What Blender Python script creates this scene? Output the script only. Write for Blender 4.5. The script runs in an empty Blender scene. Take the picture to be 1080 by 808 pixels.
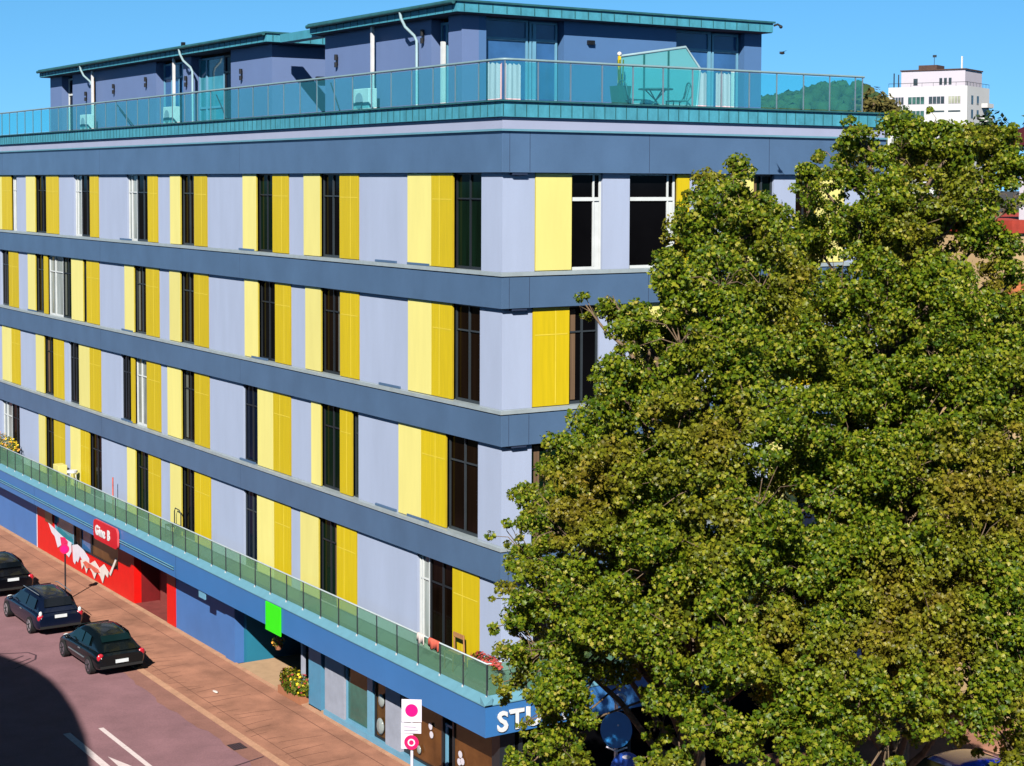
import bpy, bmesh, math, random
import numpy as np
from mathutils import Vector, Matrix
random.seed(7)
rng = np.random.default_rng(11)
R = math.radians
S = bpy.context.scene
COL = S.collection

# ------------------------------------------------------------------ camera
cd = bpy.data.cameras.new('camera')
cam = bpy.data.objects.new('camera', cd)
COL.objects.link(cam)
cd.sensor_width = 36.0
cd.lens = 60.0
cd.shift_y = -0.1111
cd.clip_start = 0.3
cd.clip_end = 6000
_y, _p, _r = R(32.962), R(2.908), R(0.219)
_fw = Vector((math.sin(_y)*math.cos(_p), math.cos(_y)*math.cos(_p), -math.sin(_p)))
_rt = Vector((math.cos(_y), -math.sin(_y), 0))
_up = _rt.cross(_fw)
_rt2 = _rt*math.cos(_r) + _up*math.sin(_r)
_up2 = -_rt*math.sin(_r) + _up*math.cos(_r)
cam.matrix_world = Matrix(((_rt2.x, _up2.x, -_fw.x, -21.299), (_rt2.y, _up2.y, -_fw.y, -33.262),
                           (_rt2.z, _up2.z, -_fw.z, 14.934), (0, 0, 0, 1)))
S.camera = cam

# ------------------------------------------------------------------ sky, sun, exposure
SUN_EL, SUN_AZ = 36.0, 221.7           # azimuth from +Y, clockwise
w = bpy.data.worlds.new('World')
S.world = w
w.use_nodes = True
nt = w.node_tree
nt.nodes.clear()
out = nt.nodes.new('ShaderNodeOutputWorld')
bg = nt.nodes.new('ShaderNodeBackground')
sky = nt.nodes.new('ShaderNodeTexSky')
sky.sky_type = 'NISHITA'
sky.sun_disc = False
sky.sun_elevation = R(SUN_EL)
sky.sun_rotation = R(SUN_AZ)
sky.air_density = 1.0
sky.dust_density = 0.2
sky.ozone_density = 3.0
tc = nt.nodes.new('ShaderNodeTexCoord')
mp = nt.nodes.new('ShaderNodeMapping')
mp.inputs['Location'].default_value = (0, 0, 0.20)     # clear autumn air: no pale band at the horizon
hs = nt.nodes.new('ShaderNodeHueSaturation')
hs.inputs['Saturation'].default_value = 1.27
hs.inputs['Value'].default_value = 1.0
hs.inputs['Hue'].default_value = 0.488
nt.links.new(tc.outputs['Generated'], mp.inputs['Vector'])
nt.links.new(mp.outputs['Vector'], sky.inputs['Vector'])
nt.links.new(sky.outputs['Color'], hs.inputs['Color'])
nt.links.new(hs.outputs['Color'], bg.inputs['Color'])
sep = nt.nodes.new('ShaderNodeSeparateXYZ')          # strength drops just above the view, added to cut ambient light
mr = nt.nodes.new('ShaderNodeMapRange')
mr.inputs['From Min'].default_value = 0.11
mr.inputs['From Max'].default_value = 0.19
mr.inputs['To Min'].default_value = 0.13
mr.inputs['To Max'].default_value = 0.028
nt.links.new(tc.outputs['Generated'], sep.inputs[0])
nt.links.new(sep.outputs['Z'], mr.inputs['Value'])
nt.links.new(mr.outputs['Result'], bg.inputs['Strength'])
nt.links.new(bg.outputs['Background'], out.inputs['Surface'])

sd = bpy.data.lights.new('sun', 'SUN')
sd.energy = 5.0
sd.angle = R(0.4)
sd.color = (1.0, 0.95, 0.86)
sun = bpy.data.objects.new('sun', sd)
COL.objects.link(sun)
_d = Vector((math.sin(R(SUN_AZ))*math.cos(R(SUN_EL)), math.cos(R(SUN_AZ))*math.cos(R(SUN_EL)), math.sin(R(SUN_EL))))
sun.rotation_euler = _d.to_track_quat('Z', 'Y').to_euler()

S.cycles.diffuse_bounces = 0
S.cycles.transparent_max_bounces = 16
S.view_settings.view_transform = 'Standard'
S.view_settings.look = 'None'
S.view_settings.exposure = 0.45
S.view_settings.gamma = 1.0
S.view_settings.use_curve_mapping = False

# ------------------------------------------------------------------ materials
MATS = {}
def mat(name, col, rough=0.6, metal=0.0, var=0.08, scale=3.0, bump=0.0, bscale=40.0, spec=0.5, stretch=None, coat=0.0, col2=None, grain=0.0, objvar=0.0):
    m = bpy.data.materials.new(name)
    m.use_nodes = True
    t = m.node_tree
    b = t.nodes['Principled BSDF']
    b.inputs['Roughness'].default_value = rough
    b.inputs['Metallic'].default_value = metal
    b.inputs['Specular IOR Level'].default_value = spec
    b.inputs['Coat Weight'].default_value = coat
    geo = t.nodes.new('ShaderNodeTexCoord')
    mpn = t.nodes.new('ShaderNodeMapping')
    if stretch: mpn.inputs['Scale'].default_value = stretch
    t.links.new(geo.outputs['Object'], mpn.inputs['Vector'])
    n = t.nodes.new('ShaderNodeTexNoise')
    n.inputs['Scale'].default_value = scale
    n.inputs['Detail'].default_value = 6
    n.inputs['Roughness'].default_value = 0.62
    t.links.new(mpn.outputs['Vector'], n.inputs['Vector'])
    rp = t.nodes.new('ShaderNodeValToRGB')
    c2 = col2 or tuple(min(1, c*(1+var)) for c in col)
    c1 = tuple(c*(1-var) for c in col)
    rp.color_ramp.elements[0].position = 0.3
    rp.color_ramp.elements[1].position = 0.7
    rp.color_ramp.elements[0].color = (*c1, 1)
    rp.color_ramp.elements[1].color = (*c2, 1)
    t.links.new(n.outputs['Fac'], rp.inputs['Fac'])
    src = rp.outputs['Color']
    if grain:                     # fine speckle: aggregate, dust, weathering
        gn = t.nodes.new('ShaderNodeTexNoise'); gn.inputs['Scale'].default_value = 22; gn.inputs['Detail'].default_value = 8; gn.inputs['Roughness'].default_value = 0.8
        t.links.new(geo.outputs['Object'], gn.inputs['Vector'])
        gm = t.nodes.new('ShaderNodeMapRange'); gm.inputs['From Min'].default_value = .3; gm.inputs['From Max'].default_value = .7
        gm.inputs['To Min'].default_value = 1-grain; gm.inputs['To Max'].default_value = 1+grain
        t.links.new(gn.outputs['Fac'], gm.inputs['Value'])
        vm = t.nodes.new('ShaderNodeVectorMath'); vm.operation = 'SCALE'
        t.links.new(src, vm.inputs[0]); t.links.new(gm.outputs['Result'], vm.inputs['Scale']); src = vm.outputs['Vector']
    if objvar:                    # every panel or pane has aged a little differently
        oi = t.nodes.new('ShaderNodeObjectInfo')
        om = t.nodes.new('ShaderNodeMapRange'); om.inputs['To Min'].default_value = 1-objvar; om.inputs['To Max'].default_value = 1+objvar*.5
        t.links.new(oi.outputs['Random'], om.inputs['Value'])
        vm = t.nodes.new('ShaderNodeVectorMath'); vm.operation = 'SCALE'
        t.links.new(src, vm.inputs[0]); t.links.new(om.outputs['Result'], vm.inputs['Scale']); src = vm.outputs['Vector']
    t.links.new(src, b.inputs['Base Color'])
    if bump:
        n2 = t.nodes.new('ShaderNodeTexNoise')
        n2.inputs['Scale'].default_value = bscale
        n2.inputs['Detail'].default_value = 4
        t.links.new(mpn.outputs['Vector'], n2.inputs['Vector'])
        bp = t.nodes.new('ShaderNodeBump')
        bp.inputs['Strength'].default_value = bump
        bp.inputs['Distance'].default_value = 0.02
        t.links.new(n2.outputs['Fac'], bp.inputs['Height'])
        t.links.new(bp.outputs['Normal'], b.inputs['Normal'])
    MATS[name] = m
    return m

def tinted(name, tint, body, bodyfac, rough=0.03, gloss=0.08):
    """sheet glass: mostly see-through with a tint, a little milky, with a surface reflection"""
    m = bpy.data.materials.new(name)
    m.use_nodes = True
    t = m.node_tree
    t.nodes.clear()
    o = t.nodes.new('ShaderNodeOutputMaterial')
    tr = t.nodes.new('ShaderNodeBsdfTransparent'); tr.inputs['Color'].default_value = (*tint, 1)
    df = t.nodes.new('ShaderNodeBsdfDiffuse'); df.inputs['Color'].default_value = (*body, 1)
    tl = t.nodes.new('ShaderNodeBsdfTranslucent'); tl.inputs['Color'].default_value = (*body, 1)
    mx0 = t.nodes.new('ShaderNodeMixShader'); mx0.inputs[0].default_value = 0.5
    t.links.new(df.outputs[0], mx0.inputs[1]); t.links.new(tl.outputs[0], mx0.inputs[2])
    mx = t.nodes.new('ShaderNodeMixShader'); mx.inputs[0].default_value = bodyfac
    t.links.new(tr.outputs[0], mx.inputs[1]); t.links.new(mx0.outputs[0], mx.inputs[2])
    gl = t.nodes.new('ShaderNodeBsdfGlossy'); gl.inputs['Roughness'].default_value = rough
    mx2 = t.nodes.new('ShaderNodeMixShader'); mx2.inputs[0].default_value = gloss
    t.links.new(mx.outputs[0], mx2.inputs[1]); t.links.new(gl.outputs[0], mx2.inputs[2])
    t.links.new(mx2.outputs[0], o.inputs['Surface'])
    MATS[name] = m
    return m

mat('lavender_render', (0.40, 0.47, 0.655), 0.75, var=0.06, scale=1.1, stretch=(1, 1, .22), bump=0.05, bscale=90, grain=.03)
mat('pale_yellow', (0.86, 0.78, 0.26), 0.45, var=0.05, scale=2.2, stretch=(1, 1, .15), objvar=.07)
mat('amber_mesh', (0.67, 0.50, 0.006), 0.45, var=0.07, scale=2.0, stretch=(6, 6, 0.4), objvar=.10)
mat('amber_line', (0.78, 0.62, 0.06), 0.45)
mat('amber_edge', (0.50, 0.36, 0.02), 0.5)
mat('pale_edge', (0.55, 0.45, 0.06), 0.5)
mat('band_metal', (0.095, 0.175, 0.315), 0.42, metal=0.15, var=0.11, scale=1.6, stretch=(.5, .5, .35), grain=.04, objvar=.05)
mat('joint_shadow_dark', (0.02, 0.035, 0.08), 0.6)
mat('coping_metal', (0.46, 0.54, 0.58), 0.4, metal=0.3, var=0.1)
mat('strip_render', (0.37, 0.41, 0.58), 0.7, var=0.05, scale=0.8)
mat('copper', (0.065, 0.31, 0.42), 0.55, var=0.22, scale=3.5, stretch=(1, 1, 0.5), grain=.12)
mat('copper_dark', (0.025, 0.12, 0.14), 0.55, var=0.25, scale=4)
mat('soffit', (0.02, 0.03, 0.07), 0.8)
mat('fascia_blue', (0.045, 0.18, 0.46), 0.38, var=0.06, scale=0.4, grain=.04)
mat('fascia_coping', (0.14, 0.33, 0.43), 0.45, var=0.08)
mat('pent_wall', (0.145, 0.215, 0.42), 0.6, var=0.05, scale=0.7)
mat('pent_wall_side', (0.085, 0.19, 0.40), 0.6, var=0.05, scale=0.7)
mat('glass_dark', (0.003, 0.003, 0.004), 0.06, var=0.4, scale=0.6, spec=0.05)
mat('glass_brown', (0.008, 0.004, 0.002), 0.08, var=0.5, scale=0.8, spec=0.05, stretch=(4, 4, .3))
mat('glass_green', (0.003, 0.012, 0.006), 0.08, var=0.6, scale=0.8, spec=0.05, stretch=(4, 4, .3))
mat('glass_navy', (0.002, 0.006, 0.02), 0.08, var=0.5, scale=0.7, spec=0.05, stretch=(3, 3, .4))
mat('glass_teal', (0.05, 0.27, 0.36), 0.06, var=0.3, scale=0.8, spec=0.5)
mat('glass_blue', (0.04, 0.13, 0.32), 0.08, var=0.3, scale=0.8, spec=0.5)
mat('glass_pale', (0.30, 0.34, 0.34), 0.15, var=0.5, scale=1.2, spec=0.4, stretch=(3, 3, .4))
mat('frame_dark', (0.016, 0.020, 0.026), 0.45)
mat('frame_white', (0.72, 0.76, 0.78), 0.45)
mat('frame_blue', (0.16, 0.38, 0.55), 0.4)
mat('curtain', (0.85, 0.60, 0.66), 0.9, var=0.15, scale=2, stretch=(8, 8, .2))
mat('white_paint', (0.78, 0.78, 0.80), 0.5)
mat('steel', (0.42, 0.50, 0.55), 0.35, metal=0.7)
mat('rail_metal', (0.22, 0.34, 0.38), 0.4)
mat('pipe_pale', (0.42, 0.60, 0.66), 0.45, metal=0.2)
mat('black', (0.008, 0.008, 0.01), 0.5)
mat('core_dark', (0.006, 0.006, 0.007), 0.9)
mat('wall_blue', (0.07, 0.18, 0.46), 0.55, var=0.08, scale=0.8)
mat('wall_teal', (0.02, 0.19, 0.30), 0.55, var=0.1, scale=0.8)
mat('pillar_teal', (0.09, 0.27, 0.44), 0.5, var=0.08)
mat('pillar_grey', (0.36, 0.38, 0.47), 0.8, var=0.12, scale=2, bump=0.2)
mat('shop_red', (0.75, 0.006, 0.004), 0.45, var=0.05)
mat('shop_maroon', (0.17, 0.006, 0.008), 0.6, var=0.3, scale=1.2)
mat('shop_brown', (0.10, 0.045, 0.015), 0.3, var=0.4, scale=1.0)
mat('door_pink', (0.22, 0.05, 0.045), 0.6, var=0.2)
mat('sign_red', (0.62, 0.008, 0.018), 0.4, var=0.06)
mat('sign_red_edge', (0.8, 0.10, 0.12), 0.4)
mat('green_sign', (0.045, 0.85, 0.01), 0.4, var=0.02)
mat('magenta', (0.60, 0.004, 0.20), 0.4, var=0.05)
mat('pink_red', (0.85, 0.01, 0.13), 0.4, var=0.05)
mat('white_plate', (0.78, 0.72, 0.82), 0.5, var=0.06)
mat('ink', (0.20, 0.16, 0.26), 0.6)
mat('sign_blue', (0.02, 0.22, 0.60), 0.4, var=0.06)
mat('sign_royal', (0.03, 0.12, 0.62), 0.4, var=0.06)
mat('asphalt', (0.28, 0.145, 0.165), 0.85, var=0.16, scale=0.9, bump=0.35, bscale=60, grain=.22)
mat('asphalt_worn', (0.31, 0.145, 0.115), 0.85, var=0.16, scale=1.4, bump=0.35, bscale=60, grain=.25)
mat('paving', (0.40, 0.185, 0.12), 0.85, var=0.32, scale=0.8, bump=0.3, bscale=30, grain=.18)
mat('paving_line', (0.12, 0.05, 0.035), 0.9)
mat('kerb_stone', (0.55, 0.30, 0.19), 0.85, var=0.15, scale=3, grain=.2)
mat('entry_floor', (0.50, 0.33, 0.20), 0.8, var=0.1)
mat('road_paint', (0.78, 0.66, 0.66), 0.7, var=0.12, scale=8)
mat('dark_mauve', (0.07, 0.035, 0.05), 0.7)
mat('ground', (0.06,0.055,0.05), 0.95, var=0.25, scale=0.05)
mat('grate', (0.03, 0.018, 0.02), 0.7)
mat('car_black', (0.003, 0.0035, 0.006), 0.22, spec=0.25, coat=0.25, var=0.1)
mat('car_navy', (0.004, 0.008, 0.024), 0.22, spec=0.25, coat=0.25, var=0.1)
mat('car_green', (0.003, 0.006, 0.008), 0.22, spec=0.25, coat=0.25, var=0.1)
mat('car_blue', (0.012, 0.03, 0.40), 0.25, spec=0.5, coat=1.0, var=0.1)
mat('car_glass', (0.004, 0.006, 0.009), 0.06, spec=0.25)
mat('car_glass_teal', (0.004, 0.016, 0.018), 0.08, spec=0.25)
mat('tyre', (0.012, 0.012, 0.013), 0.8)
mat('rim', (0.55, 0.50, 0.55), 0.35, metal=0.6)
mat('rim_dark', (0.22, 0.18, 0.22), 0.35, metal=0.6)
mat('tail_red', (0.55, 0.012, 0.03), 0.25, spec=0.6, coat=0.6)
mat('lamp_white', (0.75, 0.78, 0.82), 0.25, spec=0.6)
mat('bark', (0.17, 0.115, 0.07), 0.9, var=0.45, scale=5, bump=0.6, bscale=18)
mat('tower_white', (0.70, 0.70, 0.70), 0.8, var=0.03, scale=0.15, grain=.05)
mat('tower_lilac', (0.60, 0.56, 0.64), 0.8, var=0.04, scale=0.15)
mat('tower_glass', (0.05, 0.07, 0.08), 0.2, var=0.5, scale=0.5)
mat('tower_glass_green', (0.05, 0.13, 0.11), 0.2, var=0.6, scale=0.8)
mat('tower_glass_pale', (0.38, 0.40, 0.30), 0.3, var=0.3, scale=0.8)
mat('tower_brown', (0.09, 0.05, 0.04), 0.8, var=0.3)
mat('house_beige', (0.55, 0.38, 0.20), 0.85, var=0.08)
mat('roof_tile', (0.45, 0.14, 0.05), 0.85, var=0.25, scale=4)
mat('roof_red', (0.42, 0.05, 0.03), 0.8, var=.3, scale=3)
mat('parasol_red', (0.07, 0.001, 0.008), 0.85, var=0.15)
mat('wood', (0.42, 0.20, 0.08), 0.7, var=0.2)
mat('towel_red', (0.75, 0.14, 0.09), 0.9, var=0.35, scale=3)
mat('towel_white', (0.78, 0.66, 0.62), 0.9, var=0.1)
mat('planter_grey', (0.30, 0.32, 0.36), 0.7)
mat('plant_pot', (0.02, 0.12, 0.11), 0.6)
mat('terracotta', (0.42, 0.16, 0.08), 0.8)
mat('yellow_petal', (0.80, 0.58, 0.02), 0.6, var=0.25, scale=9)
mat('orange_petal', (0.75, 0.33, 0.03), 0.6, var=0.25, scale=9)
mat('red_petal', (0.42, 0.06, 0.05), 0.6, var=0.3, scale=9)
mat('shrub_leaf', (0.09, 0.16, 0.02), 0.6, var=0.4, scale=6)
mat('chair_teal', (0.02, 0.14, 0.15), 0.5)
mat('neighbour', (0.30, 0.29, 0.28), 0.85, var=0.1)
mat('hill_wood', (0.035, 0.075, 0.022), 0.95, var=0.4, scale=0.08, bump=0.6, bscale=0.5)
mat('far_leaf', (0.028, 0.06, 0.02), 0.9, var=0.5, scale=1.0)
mat('far_leaf_brown', (0.10, 0.085, 0.015), 0.9, var=0.4, scale=1.0)
mat('hill_earth', (0.05, 0.08, 0.03), 0.95, var=0.3, scale=0.03)
mat('bird', (0.02, 0.02, 0.025), 0.8)
tinted('rail_teal', (0.62, 0.93, 0.95), (0.16, 0.72, 0.78), 0.10, gloss=0.05)
tinted('rail_green', (0.78, 0.93, 0.80), (0.34, 0.62, 0.47), 0.36, gloss=0.04)
tinted('screen_cyan', (0.40, 0.85, 0.85), (0.34, 0.92, 0.95), 0.75, gloss=0.04)

def leaf_material(name, ramp, brown=0.45):
    m = bpy.data.materials.new(name)
    m.use_nodes = True
    t = m.node_tree
    b = t.nodes['Principled BSDF']
    o = t.nodes['Material Output']
    b.inputs['Roughness'].default_value = 0.42
    b.inputs['Specular IOR Level'].default_value = 0.35
    g = t.nodes.new('ShaderNodeNewGeometry')
    r = t.nodes.new('ShaderNodeValToRGB')
    e = r.color_ramp.elements
    while len(e) > 1: e.remove(e[-1])
    e[0].position, e[0].color = ramp[0][0], (*ramp[0][1], 1)
    for p, c in ramp[1:]:
        k = e.new(p); k.color = (*c, 1)
    t.links.new(g.outputs['Random Per Island'], r.inputs['Fac'])
    tcn = t.nodes.new('ShaderNodeTexCoord')
    n = t.nodes.new('ShaderNodeTexNoise')
    n.inputs['Scale'].default_value = 0.42
    n.inputs['Detail'].default_value = 3
    t.links.new(tcn.outputs['Object'], n.inputs['Vector'])
    rr = t.nodes.new('ShaderNodeMapRange')
    rr.inputs['From Min'].default_value = 0.52
    rr.inputs['From Max'].default_value = 0.72
    rr.inputs['To Max'].default_value = brown
    t.links.new(n.outputs['Fac'], rr.inputs['Value'])
    mx = t.nodes.new('ShaderNodeMix'); mx.data_type = 'RGBA'
    mx.inputs[7].default_value = (0.34, 0.16, 0.025, 1)
    t.links.new(rr.outputs['Result'], mx.inputs[0])
    t.links.new(r.outputs['Color'], mx.inputs[6])
    t.links.new(mx.outputs[2], b.inputs['Base Color'])
    tl = t.nodes.new('ShaderNodeBsdfTranslucent')
    t.links.new(mx.outputs[2], tl.inputs['Color'])
    ms = t.nodes.new('ShaderNodeMixShader'); ms.inputs[0].default_value = 0.40
    t.links.new(b.outputs[0], ms.inputs[1]); t.links.new(tl.outputs[0], ms.inputs[2])
    t.links.new(ms.outputs[0], o.inputs['Surface'])
    MATS[name] = m
leaf_material('tree_leaf', [(0.0, (0.04, 0.095, 0.006)), (0.4, (0.125, 0.20, 0.009)), (0.72, (0.25, 0.31, 0.014)), (0.93, (0.38, 0.39, 0.03)), (1.0, (0.50, 0.42, 0.09))])
leaf_material('flower_leaf', [(0.0, (0.03, 0.09, 0.01)), (0.5, (0.12, 0.17, 0.015)), (1.0, (0.30, 0.28, 0.02))], 0.1)

# ------------------------------------------------------------------ mesh helpers
class MB:
    def __init__(s): s.v = []; s.f = []; s.m = []; s.sm = []
    def add(s, vs, fs, m=0, smooth=False):
        k = len(s.v)
        s.v += [tuple(p) for p in vs]
        for f in fs:
            s.f.append(tuple(i+k for i in f)); s.m.append(m); s.sm.append(smooth)
    def box(s, x0, x1, y0, y1, z0, z1, m=0):
        x0, x1 = min(x0, x1), max(x0, x1); y0, y1 = min(y0, y1), max(y0, y1); z0, z1 = min(z0, z1), max(z0, z1)
        vs = [(x0, y0, z0), (x1, y0, z0), (x1, y1, z0), (x0, y1, z0), (x0, y0, z1), (x1, y0, z1), (x1, y1, z1), (x0, y1, z1)]
        s.add(vs, [(0, 3, 2, 1), (4, 5, 6, 7), (0, 1, 5, 4), (1, 2, 6, 5), (2, 3, 7, 6), (3, 0, 4, 7)], m)
        return s
    def fbox(s, side, u0, u1, n0, n1, z0, z1, m=0):
        """box on a facade: u along it, n outward. side 'L' faces -X, 'R' faces -Y"""
        if side == 'L': s.box(-n1, -n0, u0, u1, z0, z1, m)
        else: s.box(u0, u1, -n1, -n0, z0, z1, m)
        return s
    def prism(s, poly, z0, z1, m=0, mt=None):
        n = len(poly)
        a = sum(poly[i][0]*poly[(i+1) % n][1]-poly[(i+1) % n][0]*poly[i][1] for i in range(n))
        if a < 0: poly = poly[::-1]
        vs = [(x, y, z0) for x, y in poly]+[(x, y, z1) for x, y in poly]
        s.add(vs, [tuple(range(n-1, -1, -1))], m)
        s.add(vs, [tuple(range(n, 2*n))], m if mt is None else mt)
        s.add(vs, [(i, (i+1) % n, n+(i+1) % n, n+i) for i in range(n)], m)
        return s
    def extrude(s, prof, axis, a0, a1, m=0):
        """profile (p,q) swept along axis 'x' (p=y,q=z) or 'y' (p=x,q=z)"""
        n = len(prof)
        f = (lambda p, q, a: (a, p, q)) if axis == 'x' else (lambda p, q, a: (p, a, q))
        vs = [f(p, q, a0) for p, q in prof]+[f(p, q, a1) for p, q in prof]
        s.add(vs, [tuple(range(n)), tuple(range(2*n-1, n-1, -1))]+[(i, n+i, n+(i+1) % n, (i+1) % n) for i in range(n)], m)
        return s
    def tube(s, pts, r, n=8, m=0, r1=None):
        pts = [Vector(p) for p in pts]
        r1 = r if r1 is None else r1
        rings = []
        L = len(pts)
        for i, p in enumerate(pts):
            d = (pts[min(i+1, L-1)]-pts[max(i-1, 0)]).normalized()
            a = d.cross(Vector((0.13, 0.21, 1)) if abs(d.z) < .9 else Vector((1, .17, 0))).normalized()
            b = d.cross(a)
            rr = r+(r1-r)*i/max(1, L-1)
            rings.append([p+(a*math.cos(6.28318*k/n)+b*math.sin(6.28318*k/n))*rr for k in range(n)])
        vs = [q for g in rings for q in g]
        fs = []
        for i in range(L-1):
            for k in range(n):
                fs.append((i*n+k, i*n+(k+1) % n, (i+1)*n+(k+1) % n, (i+1)*n+k))
        s.add(vs, fs, m, True)
        s.add(vs, [tuple(range(n-1, -1, -1)), tuple(range((L-1)*n, L*n))], m)
        return s
    def disc(s, c, nrm, r, th, n=24, m=0, ry=None, me=None):
        """flat disc with thickness; nrm = facing direction"""
        c = Vector(c); nrm = Vector(nrm).normalized()
        a = Vector((0, 0, 1)).cross(nrm)
        a = a.normalized() if a.length > .01 else Vector((1, 0, 0))
        b = nrm.cross(a)
        ry = ry or r
        A = [c+a*math.cos(6.28318*k/n)*r+b*math.sin(6.28318*k/n)*ry+nrm*th/2 for k in range(n)]
        B = [p-nrm*th for p in A]
        s.add(A+B, [tuple(range(n)), tuple(range(2*n-1, n-1, -1))], m)
        s.add(A+B, [(k, n+k, n+(k+1) % n, (k+1) % n) for k in range(n)], m if me is None else me)
        return s
    def ball(s, c, r, m=0, seg=10, ring=7, sc=(1, 1, 1)):
        vs = []; fs = []
        for i in range(ring+1):
            th = math.pi*i/ring
            for k in range(seg):
                ph = 6.28318*k/seg
                vs.append((c[0]+r*sc[0]*math.sin(th)*math.cos(ph), c[1]+r*sc[1]*math.sin(th)*math.sin(ph), c[2]+r*sc[2]*math.cos(th)))
        for i in range(ring):
            for k in range(seg):
                fs.append((i*seg+k, (i+1)*seg+k, (i+1)*seg+(k+1) % seg, i*seg+(k+1) % seg))
        s.add(vs, fs, m, True)
        return s
    def build(s, name, mats, parent=None, bevel=0, sub=0):
        me = bpy.data.meshes.new(name)
        me.from_pydata(s.v, [], s.f)
        if isinstance(mats, str): mats = [mats]
        for k in mats: me.materials.append(MATS[k])
        me.polygons.foreach_set('material_index', s.m)
        me.polygons.foreach_set('use_smooth', s.sm)
        me.update()
        o = bpy.data.objects.new(name, me)
        COL.objects.link(o)
        if parent is not None:
            o.parent = parent
            # vertices are written in world metres; keep them there under a placed Empty
            o.matrix_parent_inverse = world_of(parent).inverted()
        if bevel:
            b = o.modifiers.new('bevel', 'BEVEL'); b.width = bevel; b.segments = 2; b.limit_method = 'ANGLE'
        if sub:
            b = o.modifiers.new('subsurf', 'SUBSURF'); b.levels = sub; b.render_levels = sub
        return o

def world_of(o):
    M = Matrix.LocRotScale(o.location, o.rotation_euler, o.scale)
    if o.parent: M = world_of(o.parent) @ o.matrix_parent_inverse @ M
    return M

def tag(o, label=None, cat=None, group=None, kind=None):
    if label: o['label'] = label
    if cat: o['category'] = cat
    if group: o['group'] = group
    if kind: o['kind'] = kind
    return o
def thing(name, loc, label, cat, group=None, rz=0):
    o = bpy.data.objects.new(name, None)
    o.empty_display_size = 0.3
    COL.objects.link(o)
    o.location = loc
    o.rotation_euler = (0, 0, rz)
    return tag(o, label, cat, group)
def copy_thing(o, loc, label, rz=None, group=None):
    r = o.copy(); COL.objects.link(r); r.location = loc
    if rz is not None: r.rotation_euler = (0, 0, rz)
    r['label'] = label
    if group: r['group'] = group
    for ch in o.children:
        c = ch.copy(); COL.objects.link(c); c.parent = r; c.matrix_parent_inverse = ch.matrix_parent_inverse.copy()
        for g in ch.children:
            d = g.copy(); COL.objects.link(d); d.parent = c; d.matrix_parent_inverse = g.matrix_parent_inverse.copy()
    return r
def box(x0, x1, y0, y1, z0, z1, m=0): return MB().box(x0, x1, y0, y1, z0, z1, m)

# ------------------------------------------------------------------ ground
def struct(mb, name, mats):
    o = mb.build(name, mats); o['kind'] = 'structure'; return o
g = MB(); g.add([(-3000, -3000, -.02), (3000, -3000, -.02), (3000, 3000, -.02), (-3000, 3000, -.02)], [(0, 1, 2, 3)])
struct(g, 'ground', 'ground')
g = MB(); g.box(-17.5, -2.75, -60, 140, -.5, -.10)
g.box(-2.75, 60, -10.2, -3.2, -.5, -.10)
road = None
# road surface sits 0.1 below the pavement; world z = 0 is the pavement
g = MB(); g.add([(-17.5, -60, -.012), (-2.85, -60, -.012), (-2.85, 140, -.012), (-17.5, 140, -.012)], [(0, 1, 2, 3)])
g.add([(-2.85, -10.2, -.012), (80, -10.2, -.012), (80, -3.2, -.012), (-2.85, -3.2, -.012)], [(0, 1, 2, 3)])
struct(g, 'road', 'asphalt')
g = MB()
wv = [(-3.40-.07*math.sin(k*.37)-.05*math.sin(k*1.13+1)-.03*math.sin(k*2.7), -3.2+k*.4) for k in range(150)]
for (xa, ya), (xb, yb) in zip(wv, wv[1:]):
    g.add([(xa, ya, -.008), (-2.85, ya, -.008), (-2.85, yb, -.008), (xb, yb, -.008)], [(0, 1, 2, 3)])
struct(g, 'road_gutter', 'asphalt_worn')
g = MB()
g.box(-2.65, 0.02, -3.2+.2, 140, -.02, .0)
g.box(0.02, 12.3, -3.0, 0.0, -.02, .0)
g.box(12.3, 80, -3.0, 60, -.02, .0)
g.box(-2.4, 80, -30, -10.2, -.02, .0)
struct(g, 'pavement', 'paving')
g = MB()
for k in range(52):          # kerb stones along the main street
    y = -3.0+k*1.0
    g.box(-2.85, -2.65, y+.006, y+.994, -.02, .012)
for k in range(30):
    x = -2.65+k*1.0
    g.box(x+.006, x+.994, -3.2, -3.0, -.02, .012)
struct(g, 'kerb', 'kerb_stone')
g = MB()                      # slab joints, irregular cracks and the drain line near the facade
for k in range(110):
    y = -1+k*.48+random.uniform(-.15, .15)
    x0 = -2.6+random.uniform(0, .5); x1 = x0+random.uniform(.5, 1.4); yy = y+random.uniform(-.25, .25)
    g.add([(x0, y, .002), (x0, y+.022, .002), ((x0+x1)/2, (y+yy)/2+.05, .002), (x1, yy+.016, .002), (x1, yy, .002), ((x0+x1)/2, (y+yy)/2+.03, .002)], [(0, 5, 2, 1), (5, 4, 3, 2)])
g.add([(-.62, -1, .002), (-.60, -1, .002), (-.60, 60, .002), (-.62, 60, .002)], [(0, 1, 2, 3)])
g.add([(-2.3, -1, .002), (-2.285, -1, .002), (-2.285, 60, .002), (-2.3, 60, .002)], [(0, 1, 2, 3)])
struct(g, 'pavement_joints', 'paving_line')
g = MB()
g.box(-.16, 0.0, -0.2, 48, 0.001, .035)
struct(g, 'wall_gutter', 'kerb_stone')
def mark(pts, name='lane_marking'):
    g = MB(); g.add([(x, y, -.004) for x, y in pts], [tuple(range(len(pts)))]); return struct(g, name, 'road_paint')
mark([(-5.75, 11.4), (-5.61, 11.4), (-5.61, 2.5), (-5.75, 2.5)])
mark([(-6.72, 11.45), (-6.52, 11.45), (-6.52, 2.5), (-6.72, 2.5)])
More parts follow.
